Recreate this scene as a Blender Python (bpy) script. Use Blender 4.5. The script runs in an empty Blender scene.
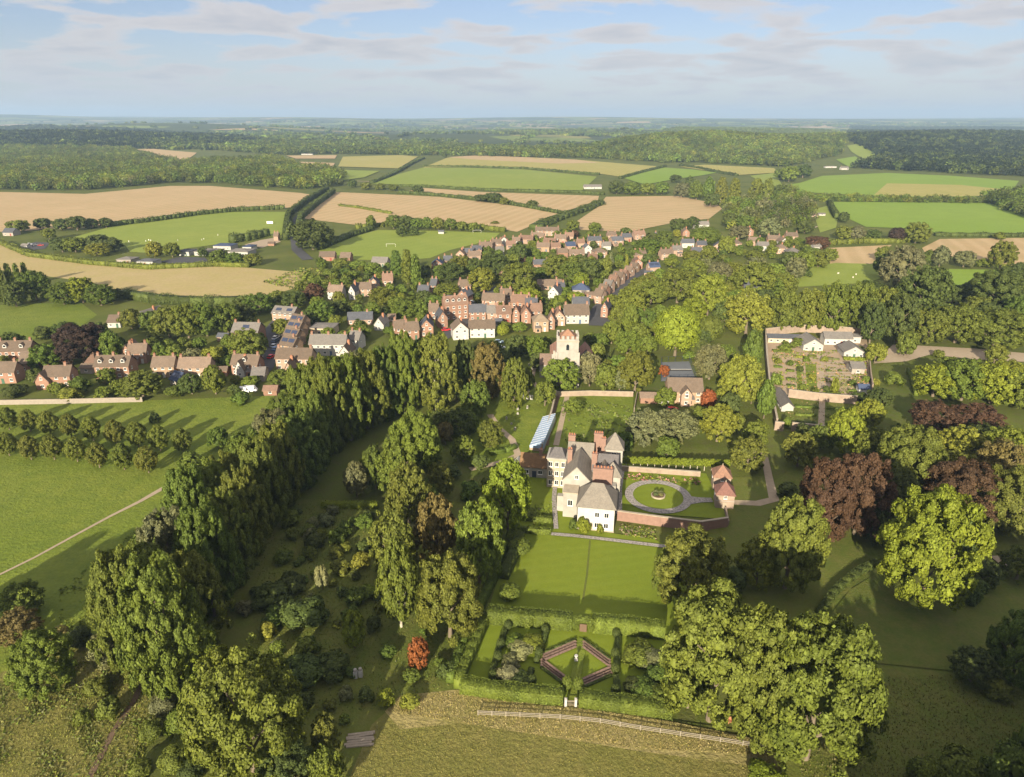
import bpy, bmesh, math, random
import numpy as np
from mathutils import Vector, Matrix
C = bpy.context.scene.collection
SC = bpy.context.scene
rng = np.random.default_rng(7)
random.seed(7)
R = math.radians

# ------------------------------------------------------------------ camera, sky, sun, exposure
F, H, PIT = 683.0, 95.0, R(21.46)
cp, sp = math.cos(PIT), math.sin(PIT)
cam = bpy.data.cameras.new('camera'); cam.sensor_width = 36; cam.lens = F / 1024 * 36
cam.clip_start = 1; cam.clip_end = 60000
camo = bpy.data.objects.new('camera', cam); C.objects.link(camo)
camo.location = (0, 0, H); camo.rotation_euler = (math.pi / 2 - PIT, 0, 0)
SC.camera = camo
SUN_EL, SUN_AZ = 18.5, 16.0          # light travels towards +Y, turned 16 degrees to the right
sd = Vector((math.sin(R(SUN_AZ)) * math.cos(R(SUN_EL)), math.cos(R(SUN_AZ)) * math.cos(R(SUN_EL)), -math.sin(R(SUN_EL))))
sun = bpy.data.lights.new('sun', 'SUN'); sun.energy = 5.0; sun.angle = R(0.5); sun.color = (1.0, 0.88, 0.67)
suno = bpy.data.objects.new('sun', sun); C.objects.link(suno)
suno.rotation_euler = sd.to_track_quat('-Z', 'Y').to_euler(); suno.location = (-100, -300, 300)
W = bpy.data.worlds.new('World'); SC.world = W; W.use_nodes = True
SC.view_settings.view_transform = 'Standard'; SC.view_settings.look = 'None'
SC.view_settings.exposure = 1.14; SC.view_settings.gamma = 1.0; SC.view_settings.use_curve_mapping = False
SC.cycles.max_bounces = 5; SC.cycles.diffuse_bounces = 2; SC.cycles.transmission_bounces = 2; SC.cycles.volume_bounces = 0
SC.cycles.use_denoising = True

def N(nt, t, **kw):
    n = nt.nodes.new('ShaderNode' + t)
    for k, v in kw.items():
        if k.startswith('i_'):
            n.inputs[int(k[2:]) if k[2:].isdigit() else k[2:].replace('_', ' ')].default_value = v
        else: setattr(n, k, v)
    return n
def ramp(nt, stops, interp='LINEAR'):
    n = nt.nodes.new('ShaderNodeValToRGB'); n.color_ramp.interpolation = interp
    e = n.color_ramp.elements
    while len(e) < len(stops): e.new(0.5)
    for i, (p, c) in enumerate(stops): e[i].position = p; e[i].color = (*c, 1) if len(c) == 3 else c
    return n
def world():
    nt = W.node_tree; nt.nodes.clear(); L = nt.links.new
    out = N(nt, 'OutputWorld'); bg = N(nt, 'Background'); bg.inputs[1].default_value = 0.066
    sky = N(nt, 'TexSky', sky_type='NISHITA', sun_disc=False, sun_elevation=R(SUN_EL), sun_rotation=R(180 + SUN_AZ), altitude=100, air_density=1.0, dust_density=0.5, ozone_density=2.6)
    tc = N(nt, 'TexCoord'); sx = N(nt, 'SeparateXYZ'); L(tc.outputs['Generated'], sx.inputs[0])
    ad = N(nt, 'Math', operation='MAXIMUM'); L(sx.outputs[2], ad.inputs[0]); ad.inputs[1].default_value = 0.0
    ad2 = N(nt, 'Math', operation='ADD'); L(ad.outputs[0], ad2.inputs[0]); ad2.inputs[1].default_value = 0.13
    dx = N(nt, 'Math', operation='DIVIDE'); L(sx.outputs[0], dx.inputs[0]); L(ad2.outputs[0], dx.inputs[1])
    dy = N(nt, 'Math', operation='DIVIDE'); L(sx.outputs[1], dy.inputs[0]); L(ad2.outputs[0], dy.inputs[1])
    cb = N(nt, 'CombineXYZ'); L(dx.outputs[0], cb.inputs[0]); L(dy.outputs[0], cb.inputs[1])
    n1 = N(nt, 'TexNoise'); n1.inputs['Scale'].default_value = 1.55; n1.inputs['Detail'].default_value = 7; n1.inputs['Roughness'].default_value = 0.52; n1.inputs['Distortion'].default_value = 0.25
    mp = N(nt, 'Mapping'); mp.inputs['Location'].default_value = CLOUD_OFF; mp.inputs['Scale'].default_value = (1.15, 1.25, 1)
    L(cb.outputs[0], mp.inputs[0]); L(mp.outputs[0], n1.inputs['Vector'])
    r1 = ramp(nt, [(0.475, (0, 0, 0)), (0.56, (1, 1, 1))]); cv = N(nt, 'Math', operation='MULTIPLY_ADD'); L(ad.outputs[0], cv.inputs[0]); cv.inputs[1].default_value = .16; L(n1.outputs[0], cv.inputs[2]); L(cv.outputs[0], r1.inputs[0])  # cover thickened towards the zenith, added for fill light
    # density inside the cloud: thick parts are greyer, edges brighter
    r2 = ramp(nt, [(0.47, (0.98, 0.89, 0.84)), (0.56, (0.84, 0.78, 0.77)), (0.70, (0.62, 0.61, 0.65))]); L(n1.outputs[0], r2.inputs[0])
    # a haze band lying along the horizon
    hz = ramp(nt, [(0.0, (0.85, 0.85, 0.85)), (0.04, (0.5, 0.5, 0.5)), (0.10, (0.15, 0.15, 0.15)), (0.4, (0, 0, 0))]); L(ad.outputs[0], hz.inputs[0])
    b2 = N(nt, 'Background'); L(r2.outputs[0], b2.inputs[0])
    up = N(nt, 'MapRange', interpolation_type='SMOOTHSTEP'); L(ad.outputs[0], up.inputs[0])
    for i, x in enumerate((.15, .6, .38, .5)): up.inputs[i + 1].default_value = x
    L(up.outputs[0], b2.inputs[1])  # clouds above the view made brighter as added fill light
    b3 = N(nt, 'Background'); b3.inputs[0].default_value = (0.62, 0.66, 0.74, 1); b3.inputs[1].default_value = 0.40
    fade = N(nt, 'Math', operation='MULTIPLY'); L(r1.outputs[0], fade.inputs[0]); fade.inputs[1].default_value = 0.85
    m1 = N(nt, 'MixShader'); m2 = N(nt, 'MixShader')
    tn = N(nt, 'Mix', data_type='RGBA', blend_type='MULTIPLY'); tn.inputs[0].default_value = 1; L(sky.outputs[0], tn.inputs[6]); tn.inputs[7].default_value = (.80, .72, .80, 1); L(tn.outputs[2], bg.inputs[0]); L(fade.outputs[0], m1.inputs[0]); L(bg.outputs[0], m1.inputs[1]); L(b2.outputs[0], m1.inputs[2])
    L(hz.outputs[0], m2.inputs[0]); L(m1.outputs[0], m2.inputs[1]); L(b3.outputs[0], m2.inputs[2])
    L(m2.outputs[0], out.inputs[0])
CLOUD_OFF = (3.1, 7.7, 0.0)
world()

# ------------------------------------------------------------------ the lie of the land
def sst(a, b, x): 
    t = np.clip((x - a) / (b - a), 0, 1); return t * t * (3 - 2 * t)
HILLS = [(560, 2200, 330, 380, 44), (1150, 2500, 500, 400, 30), (-1750, 2750, 750, 450, 44), (1900, 3000, 700, 600, 40), (-300, 3600, 900, 500, 22), (600, 4600, 1200, 700, 30), (-2400, 5200, 1200, 800, 60)]
def terr(X, Y):
    X = np.asarray(X, float); Y = np.asarray(Y, float); z = np.zeros(np.broadcast(X, Y).shape)
    for (a, b, c, d, h) in HILLS: z = z + h * np.exp(-((X - a) / c) ** 2 - ((Y - b) / d) ** 2)
    z = z * sst(1450, 2200, Y)
    far = sst(6500, 12500, Y) * (112 + 14 * np.sin(X / 1900 + 1) + 8 * np.sin(X / 830 + Y / 2100) + 42 * sst(0, 9000, -X))
    return z + far + sst(2500, 4500, Y) * (9 * np.sin(X / 700 + Y / 900) + 9)
def G(x, y):
    """the point of the land seen at photo pixel x, y"""
    a = (x - 512) / F; b = (388.5 - y) / F
    dy = cp + b * sp; dz = -sp + b * cp
    if dz < -1e-4 and -H / dz * dy < 1440:
        t = -H / dz; return Vector((a * t, dy * t, 0.0))
    t = np.geomspace(900, 26000, 1500); z = H + dz * t; g = terr(a * t, dy * t)
    k = np.nonzero(z < g)[0]; i = k[0] if len(k) else 1499
    return Vector((a * t[i], dy * t[i], float(g[i])))
def depth(p): return p.y * cp - (p.z - H) * sp
def hz(p, yt):
    b = (388.5 - yt) / F; return p.y * (b * cp - sp) / (cp + b * sp) + H
def px_of(p):
    d = depth(p); return 512 + F * p.x / d

# ------------------------------------------------------------------ names, labels
POOL = []
def tag(o, label, cat, group=None, kind=None):
    o['label'] = label
    if kind: o['kind'] = kind
    elif cat: o['category'] = cat
    if group: o['group'] = group
    return o
def zone(o, desc, where, cat, group=None):
    """label finished at the end: desc + where, with its place in the row when several share it"""
    o['category'] = cat
    if group: o['group'] = group
    POOL.append((o, desc, where)); return o
ORD = 'first second third fourth fifth sixth seventh eighth ninth tenth eleventh twelfth thirteenth fourteenth fifteenth sixteenth seventeenth eighteenth nineteenth twentieth'.split()
def ordw(i):
    if i < 20: return ORD[i]
    return ('twenty' if i < 29 or i == 29 else 'thirty') + '-' + ORD[(i - 20) % 10] if i % 10 != 9 else ['', 'twentieth', 'thirtieth', 'fortieth'][(i + 1) // 10]
def finish_labels():
    d = {}
    for o, a, b in POOL: d.setdefault((a, b), []).append(o)
    for (a, b), os in d.items():
        if len(os) == 1: os[0]['label'] = f'{a} {b}'; continue
        os.sort(key=lambda o: px_of(o.location)); n = len(os)
        for i, o in enumerate(os):
            if i == 0: t = f'leftmost {a} {b}'
            elif i == n - 1: t = f'rightmost {a} {b}'
            elif i >= n / 2 and n > 3: t = f'{ordw(n - 1 - i)} {a} from the right {b}'
            else: t = f'{ordw(i)} {a} from the left {b}'
            o['label'] = t
def empty(name, loc, rz=0):
    o = bpy.data.objects.new(name, None); C.objects.link(o); o.location = loc; o.rotation_euler = (0, 0, rz); o.empty_display_size = 0.3
    return o

# ------------------------------------------------------------------ materials
MATS = {}
def mat(name, build):
    if name in MATS: return MATS[name]
    m = bpy.data.materials.new(name); m.use_nodes = True; nt = m.node_tree; nt.nodes.clear()
    out = N(nt, 'OutputMaterial'); s = build(nt); nt.links.new(s, out.inputs[0]); MATS[name] = m; return m
def mixc(nt, fac, a, b, typ='MIX'):
    n = N(nt, 'Mix', data_type='RGBA', blend_type=typ)
    for sock, v in ((0, fac), (6, a), (7, b)):
        if isinstance(v, bpy.types.NodeSocket): nt.links.new(v, n.inputs[sock])
        elif sock == 0: n.inputs[0].default_value = v
        else: n.inputs[sock].default_value = (*v, 1) if len(v) == 3 else v
    return n.outputs[2]
def noise(nt, scale, detail=4, rough=.55, vec=None, dist=0.0):
    n = N(nt, 'TexNoise'); n.inputs['Scale'].default_value = scale; n.inputs['Detail'].default_value = detail; n.inputs['Roughness'].default_value = rough; n.inputs['Distortion'].default_value = dist
    if vec is not None: nt.links.new(vec, n.inputs['Vector'])
    return n.outputs[0]
def pos(nt): return N(nt, 'NewGeometry').outputs['Position']
def objc(nt): return N(nt, 'TexCoord').outputs['Object']
def remap(nt, v, a, b, c=0., d=1.):
    n = N(nt, 'MapRange'); nt.links.new(v, n.inputs[0])
    for i, x in enumerate((a, b, c, d)): n.inputs[i + 1].default_value = x
    return n.outputs[0]
def princ(nt, col, rough=.8, spec=.3, bump=None, bstr=.4, bdist=.1, metal=0):
    p = N(nt, 'BsdfPrincipled'); p.inputs['Roughness'].default_value = rough; p.inputs['Specular IOR Level'].default_value = spec; p.inputs['Metallic'].default_value = metal
    if isinstance(col, bpy.types.NodeSocket): nt.links.new(col, p.inputs['Base Color'])
    else: p.inputs['Base Color'].default_value = (*col, 1)
    if bump is not None:
        b = N(nt, 'Bump'); b.inputs['Strength'].default_value = bstr; b.inputs['Distance'].default_value = bdist
        nt.links.new(bump, b.inputs['Height']); nt.links.new(b.outputs[0], p.inputs['Normal'])
    return p.outputs[0]
def leafy(nt, base):
    g = N(nt, 'NewGeometry')
    v = remap(nt, g.outputs['Random Per Island'], 0, 1, .6, 1.4)
    c = N(nt, 'Vector' + 'Math', operation='SCALE'); nt.links.new(base, c.inputs[0]); nt.links.new(v, c.inputs['Scale'])
    n = noise(nt, 0.23, 2, .5, g.outputs['Position'])
    tint = mixc(nt, remap(nt, n, .35, .68, 0, .5), c.outputs[0], mixc(nt, 1.0, c.outputs[0], (1.18, 1.08, .75), 'MULTIPLY'))
    d = N(nt, 'BsdfPrincipled'); d.inputs['Roughness'].default_value = .62; d.inputs['Specular IOR Level'].default_value = .18
    nt.links.new(tint, d.inputs['Base Color'])
    t = N(nt, 'BsdfTranslucent'); nt.links.new(mixc(nt, 1.0, tint, (1.25, 1.3, .6), 'MULTIPLY'), t.inputs[0])
    m = N(nt, 'MixShader'); m.inputs[0].default_value = .24
    nt.links.new(d.outputs[0], m.inputs[1]); nt.links.new(t.outputs[0], m.inputs[2]); return m.outputs[0]
M_LEAF = mat('foliage', lambda nt: leafy(nt, N(nt, 'ObjectInfo').outputs['Color']))
def _mass(nt):
    a = N(nt, 'Attribute'); a.attribute_name = 'tint'; return leafy(nt, a.outputs['Color'])
M_MASS = mat('foliage_mass', _mass)
M_BARK = mat('bark', lambda nt: princ(nt, mixc(nt, noise(nt, 3, 4, .6, objc(nt)), (.10, .075, .05), (.22, .18, .13)), .9))
M_PALEBARK = mat('pale_bark', lambda nt: princ(nt, mixc(nt, noise(nt, 6, 4, .6, objc(nt)), (.30, .27, .2), (.55, .5, .4)), .9))
def grassy(name, a, b, c, s1=.02, s2=.25, fine=2.2, bstr=.5, stripes=None):
    def f(nt):
        p = pos(nt)
        col = mixc(nt, remap(nt, noise(nt, s1, 5, .6, p), .38, .62), a, b)
        col = mixc(nt, remap(nt, noise(nt, s2, 5, .65, p), .38, .72, 0, .8), col, c)
        fn = noise(nt, fine, 3, .7, p)
        if stripes:
            ang, freq, amt, sc = stripes
            mp = N(nt, 'Mapping'); mp.inputs['Rotation'].default_value = (0, 0, R(ang)); nt.links.new(p, mp.inputs[0])
            w = N(nt, 'TexWave', wave_type='BANDS'); w.inputs['Scale'].default_value = freq; w.inputs['Distortion'].default_value = .6; w.inputs['Detail'].default_value = 2; w.inputs['Detail Scale'].default_value = .3
            nt.links.new(mp.outputs[0], w.inputs[0])
            col = mixc(nt, remap(nt, w.outputs[1], .3, 1, 0, amt), col, sc)
        col = mixc(nt, 1.0, col, mixc(nt, fn, (.72, .72, .72), (1.28, 1.28, 1.28)), 'MULTIPLY')
        return princ(nt, col, .85, .15, fn, bstr, .35)
    return mat(name, f)
M_MEADOW = grassy('meadow_grass', (.132, .172, .020), (.168, .196, .030), (.092, .132, .018), .03, .22, 1.1, .9)
M_LAWN = grassy('mown_lawn', (.145, .19, .015), (.165, .20, .02), (.13, .17, .015), .05, .5, 4, .15, (-100, .11, .22, (.17, .225, .03)))
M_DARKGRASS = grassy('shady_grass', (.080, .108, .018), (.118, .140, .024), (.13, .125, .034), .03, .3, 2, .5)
M_ROUGH = grassy('rough_pasture', (.165, .158, .04), (.20, .175, .055), (.125, .13, .03), .04, .35, 1.3, 1.0)
M_TANGRASS = grassy('dry_long_grass', (.26, .22, .085), (.20, .185, .055), (.32, .26, .12), .08, .5, 1.6, 1.0)
M_GREENF = grassy('green_field', (.19, .245, .035), (.22, .26, .045), (.17, .22, .033), .006, .05, .6, .3, (35, .03, .2, (.23, .27, .06)))
M_BRIGHTF = grassy('bright_green_field', (.17, .26, .03), (.19, .275, .036), (.16, .235, .03), .006, .04, .6, .2, (80, .03, .25, (.21, .28, .04)))
M_YELLOWF = grassy('yellow_green_field', (.32, .29, .08), (.36, .31, .10), (.27, .27, .06), .006, .05, .6, .3, (15, .04, .3, (.26, .22, .09)))
M_STUB = grassy('stubble', (.39, .275, .14), (.43, .305, .165), (.33, .265, .125), .012, .05, .7, .25, (20, .024, .5, (.47, .345, .195)))
M_STUB2 = grassy('stubble_lines', (.38, .27, .14), (.42, .30, .16), (.33, .265, .125), .012, .04, .7, .25, (-62, .02, .6, (.47, .345, .195)))
M_PALEF = grassy('pale_dry_pasture', (.36, .285, .13), (.39, .305, .155), (.33, .285, .10), .012, .09, .5, .6)
def _ground(nt):
    p = pos(nt); sx = N(nt, 'SeparateXYZ'); nt.links.new(p, sx.inputs[0])
    near = mixc(nt, remap(nt, noise(nt, .03, 5, .6, p), .35, .65), (.075, .10, .018), (.12, .135, .028))
    near = mixc(nt, remap(nt, noise(nt, .3, 4, .65, p), .45, .75, 0, .8), near, (.10, .095, .04))
    mp = N(nt, 'Mapping'); mp.inputs['Scale'].default_value = (1 / 420, 1 / 330, 0); nt.links.new(p, mp.inputs[0])
    v = N(nt, 'TexVoronoi'); v.inputs['Scale'].default_value = 1; v.inputs['Randomness'].default_value = .8; nt.links.new(mp.outputs[0], v.inputs['Vector'])
    sc = N(nt, 'SeparateColor'); nt.links.new(v.outputs['Color'], sc.inputs[0])
    rp = ramp(nt, [(0, (.05, .065, .02)), (.34, (.17, .21, .045)), (.56, (.06, .075, .022)), (.78, (.40, .29, .15)), (.88, (.22, .21, .06))], 'CONSTANT'); nt.links.new(sc.outputs[0], rp.inputs[0])
    far = mixc(nt, remap(nt, noise(nt, .004, 4, .6, p), .48, .68, 0, .7), rp.outputs[0], (.04, .058, .018))
    col = mixc(nt, remap(nt, sx.outputs[1], 2200, 2700), near, far)
    fn = noise(nt, 1.6, 3, .7, p)
    col = mixc(nt, 1.0, col, mixc(nt, fn, (.7, .7, .7), (1.3, 1.3, 1.3)), 'MULTIPLY')
    return princ(nt, col, .9, .1, fn, .6, .3)
M_GROUND = mat('open_ground', _ground)
def plain(name, col, rough=.7, var=.25, sc=1.5, spec=.3, metal=0):
    d = tuple(c * (1 - var) for c in col); u = tuple(min(1, c * (1 + var)) for c in col)
    return mat(name, lambda nt: princ(nt, mixc(nt, noise(nt, sc, 4, .6, objc(nt)), d, u), rough, spec, metal=metal))
def tinted(name, sc=.8, lo=.78, hi=1.2, course=None, rough=.85):
    """colour of the object itself, broken by courses of brick or tile and by weather"""
    def f(nt):
        oc = objc(nt); c = N(nt, 'ObjectInfo').outputs['Color']
        k = mixc(nt, noise(nt, sc, 5, .65, oc), (lo,) * 3, (hi,) * 3)
        c = mixc(nt, 1.0, c, k, 'MULTIPLY')
        bump = None
        if course:
            b = N(nt, 'TexBrick'); b.inputs['Scale'].default_value = course; b.inputs['Color1'].default_value = (1.1, 1.08, 1.05, 1); b.inputs['Color2'].default_value = (.82, .84, .86, 1); b.inputs['Mortar'].default_value = (.75, .75, .75, 1); b.inputs['Mortar Size'].default_value = .03
            vm = N(nt, 'Mapping'); vm.inputs['Rotation'].default_value = (R(90), 0, 0); nt.links.new(oc, vm.inputs[0]); nt.links.new(vm.outputs[0], b.inputs[0])
            c = mixc(nt, 1.0, c, b.outputs[0], 'MULTIPLY'); bump = b.outputs[1]
        return princ(nt, c, rough, .2)
    return mat(name, f)
M_WALL = tinted('house_wall', .9, .8, 1.15, 1.6)
M_ROOF = tinted('roof_tiles', .7, .7, 1.25, 1.3)
M_STONE = plain('cream_stone', (.31, .29, .255), .85, .4, .5)
M_GREYSTONE = plain('lichened_stone', (.34, .29, .22), .9, .35, .9)
M_STONETILE = tinted('stone_tiles', .8, .65, 1.25, 1.5)
M_WHITE = plain('white_render', (.44, .425, .395), .85, .25, .7)
M_WFRAME = plain('white_paint', (.78, .76, .72), .5, .03)
M_GLASS = mat('window_glass', lambda nt: princ(nt, (.02, .025, .03), .12, .5))
M_BRICK = plain('red_brick', (.235, .145, .112), .9, .28, 1.2)
M_DOOR = tinted('door_paint', 1, .95, 1.05)
M_POT = plain('clay_pot', (.36, .15, .08), .8)
M_ASPH = plain('asphalt', (.065, .065, .07), .9, .25, .4)
M_GRAVEL = plain('pale_gravel', (.34, .27, .19), .95, .25, .8)
M_PAVE = mat('stone_setts', lambda nt: princ(nt, mixc(nt, remap(nt, noise(nt, 2.2, 5, .75, pos(nt)), .35, .65), (.13, .12, .115), (.42, .38, .34)), .9))
M_SOIL = plain('garden_soil', (.13, .085, .055), .95, .3, 1.0)
M_WOOD = plain('weathered_wood', (.30, .25, .19), .9, .25, 2)
M_PAINT = mat('car_paint', lambda nt: princ(nt, N(nt, 'ObjectInfo').outputs['Color'], .3, .5))
M_RUBBER = plain('tyre_rubber', (.03, .03, .03), .9)
M_SOLAR = plain('solar_panel', (.03, .04, .075), .3, .15, 3, .5)
M_BLUEGLASS = plain('greenhouse_glass', (.30, .40, .55), .25, .12, 1, .5)
def _cloth(nt):
    oc = objc(nt); s = N(nt, 'SeparateXYZ'); nt.links.new(oc, s.inputs[0])
    c = mixc(nt, remap(nt, s.outputs[2], 1.48, 1.5), (.8, .79, .75), (.45, .27, .18)); return princ(nt, c, .8)
M_WHITES = mat('white_clothes', _cloth)
M_HAIR = plain('dark_hair', (.05, .03, .02), .8)

# ------------------------------------------------------------------ mesh helpers
def link(name, me, mats, parent=None, loc=None, color=None):
    for m in (mats if isinstance(mats, (list, tuple)) else [mats]):
        if len(me.materials) < (len(mats) if isinstance(mats, (list, tuple)) else 1): me.materials.append(m)
    o = bpy.data.objects.new(name, me); C.objects.link(o)
    if parent: o.parent = parent
    if loc is not None: o.location = loc
    if color is not None: o.color = (*color, 1)
    return o
class MB:
    def __init__(s): s.v = []; s.f = []; s.m = []
    def add(s, vs, fs, mi=0):
        n = len(s.v); s.v += [tuple(v) for v in vs]; s.f += [tuple(i + n for i in f) for f in fs]; s.m += [mi] * len(fs)
    def box(s, x0, x1, y0, y1, z0, z1, mi=0, rz=0, o=(0, 0, 0)):
        vs = [(x, y, z) for z in (z0, z1) for x, y in ((x0, y0), (x1, y0), (x1, y1), (x0, y1))]
        c, q = math.cos(rz), math.sin(rz)
        vs = [(o[0] + x * c - y * q, o[1] + x * q + y * c, o[2] + z) for x, y, z in vs]
        s.add(vs, [(3, 2, 1, 0), (4, 5, 6, 7), (0, 1, 5, 4), (1, 2, 6, 5), (2, 3, 7, 6), (3, 0, 4, 7)], mi)
    def cyl(s, a, b, ra, rb, n=8, mi=0, cap=True):
        a, b = Vector(a), Vector(b); d = (b - a).normalized(); t = d.orthogonal().normalized(); u = d.cross(t)
        vs = [a + (t * math.cos(k * 2 * math.pi / n) + u * math.sin(k * 2 * math.pi / n)) * ra for k in range(n)] + [b + (t * math.cos(k * 2 * math.pi / n) + u * math.sin(k * 2 * math.pi / n)) * rb for k in range(n)]
        fs = [(k, (k + 1) % n, n + (k + 1) % n, n + k) for k in range(n)]
        if cap: fs += [tuple(range(n, 2 * n)), tuple(range(n - 1, -1, -1))]
        s.add(vs, fs, mi)
    def pyramid(s, x0, x1, y0, y1, z0, z1, mi=0, ridge=0, axis=0):
        """hipped roof; ridge = length of the ridge along axis"""
        cx, cy = (x0 + x1) / 2, (y0 + y1) / 2
        if ridge <= 0: s.add([(x0, y0, z0), (x1, y0, z0), (x1, y1, z0), (x0, y1, z0), (cx, cy, z1)], [(0, 1, 4), (1, 2, 4), (2, 3, 4), (3, 0, 4), (3, 2, 1, 0)], mi); return
        r = ridge / 2
        if axis == 0: s.add([(x0, y0, z0), (x1, y0, z0), (x1, y1, z0), (x0, y1, z0), (cx - r, cy, z1), (cx + r, cy, z1)], [(0, 1, 5, 4), (1, 2, 5), (2, 3, 4, 5), (3, 0, 4), (3, 2, 1, 0)], mi)
        else: s.add([(x0, y0, z0), (x1, y0, z0), (x1, y1, z0), (x0, y1, z0), (cx, cy - r, z1), (cx, cy + r, z1)], [(0, 1, 4), (1, 2, 5, 4), (2, 3, 5), (3, 0, 4, 5), (3, 2, 1, 0)], mi)
    def gableroof(s, x0, x1, y0, y1, z0, z1, th=.22, over=.35, axis=0, mi=0):
        """two thick slopes, ridge along axis, lying 3 cm above the gable"""
        def P(a, b, z): return (a, b, z) if axis == 0 else (b, a, z)
        if axis == 0: a0, a1, b0, b1 = x0, x1, y0, y1
        else: a0, a1, b0, b1 = y0, y1, x0, x1
        a0 -= over; a1 += over; bc = (b0 + b1) / 2; hb = (b1 - b0) / 2; k = (z1 - z0) / hb; e = .03
        lo = [(b0 - over, z0 - k * over + e), (bc, z1 + e), (b1 + over, z0 - k * over + e)]; up = [(b, z + th) for b, z in lo]
        ring = lo + up[::-1]; n = 6
        vs = [P(a0, b, z) for b, z in ring] + [P(a1, b, z) for b, z in ring]
        fs = [(i, (i + 1) % n, n + (i + 1) % n, n + i) for i in range(n)] + [(0, 1, 4, 5), (1, 2, 3, 4), (6, 7, 10, 11), (7, 8, 9, 10)]
        s.add(vs, fs, mi)
    def gablewall(s, x0, x1, y0, y1, z0, ze, zr, axis=0, mi=0):
        if axis == 0:
            c = (y0 + y1) / 2
            vs = [(x, y, z) for x in (x0, x1) for y, z in ((y0, z0), (y1, z0), (y1, ze), (c, zr), (y0, ze))]
        else:
            c = (x0 + x1) / 2
            vs = [(x, y, z) for y in (y0, y1) for x, z in ((x0, z0), (x1, z0), (x1, ze), (c, zr), (x0, ze))]
        s.add(vs, [(0, 1, 2, 3, 4), (5, 6, 7, 8, 9)] + [(i, (i + 1) % 5, 5 + (i + 1) % 5, 5 + i) for i in range(5)], mi)
    def mesh(s, name='mesh', smooth=False):
        me = bpy.data.meshes.new(name); me.from_pydata(s.v, [], s.f)
        me.polygons.foreach_set('material_index', s.m)
        bm = bmesh.new(); bm.from_mesh(me); bmesh.ops.recalc_face_normals(bm, faces=bm.faces); bm.to_mesh(me); bm.free()
        if smooth: me.polygons.foreach_set('use_smooth', [True] * len(me.polygons))
        return me
    def build(s, name, mats, parent=None, loc=None, color=None, smooth=False): return link(name, s.mesh(name, smooth), mats, parent, loc, color)
def quads_mesh(name, P, Nn, size, tint=None, flat=.6, up=0.0, extra=None, blade=False):
    """leaf-sized rhombs at P facing Nn; extra = (verts, tris) of solid branches' foliage inside"""
    n = len(P); Nn = Nn / (np.linalg.norm(Nn, axis=1, keepdims=True) + 1e-9)
    r = rng.normal(size=(n, 3)); r[:, 2] += up
    t = np.cross(Nn, r) if not blade else np.cross(np.cross(Nn, np.array([0, 0, 1.]) + .35 * r), Nn); t /= (np.linalg.norm(t, axis=1, keepdims=True) + 1e-9); b = np.cross(Nn, t)
    s = np.asarray(size).reshape(-1, 1) * (rng.uniform(.7, 1.3, (n, 1)))
    q = np.empty((n, 4, 3)); q[:, 0] = P + t * s; q[:, 1] = P + b * s * flat + Nn * s * .15; q[:, 2] = P - t * s; q[:, 3] = P - b * s * flat + Nn * s * .15
    V = q.reshape(-1, 3); idx = np.arange(4 * n); starts = np.arange(0, 4 * n, 4); tot = np.full(n, 4)
    if extra is not None and len(extra[0]):
        ev, ef = extra[:2]; base = len(V); V = np.vstack([V, ev]); starts = np.concatenate([starts, 4 * n + 3 * np.arange(len(ef))]); tot = np.concatenate([tot, np.full(len(ef), 3)])
        idx = np.concatenate([idx, (ef + base).ravel()])
    me = bpy.data.meshes.new(name); me.vertices.add(len(V)); me.vertices.foreach_set('co', V.astype(np.float32).ravel())
    me.loops.add(len(idx)); me.loops.foreach_set('vertex_index', idx.astype(np.int32))
    me.polygons.add(len(starts)); me.polygons.foreach_set('loop_start', starts.astype(np.int32)); me.polygons.foreach_set('loop_total', tot.astype(np.int32))
    if tint is not None:
        at = me.attributes.new('tint', 'FLOAT_COLOR', 'POINT'); c = np.ones((len(V), 4), np.float32); c[:4 * n, :3] = np.repeat(tint, 4, 0)
        if extra is not None and len(extra) > 2: c[4 * n:, :3] = extra[2]
        elif extra is not None: c[4 * n:, :3] = tint.mean(0)
        at.data.foreach_set('color', c.ravel())
    me.update(calc_edges=True); me.validate(); return me
def ico(sub):
    bm = bmesh.new(); bmesh.ops.create_icosphere(bm, subdivisions=sub, radius=1); v = np.array([x.co[:] for x in bm.verts]); f = np.array([[q.index for q in p.verts] for p in bm.faces]); bm.free(); return v, f
ICO1, ICO2 = ico(1), ico(2)
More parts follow.
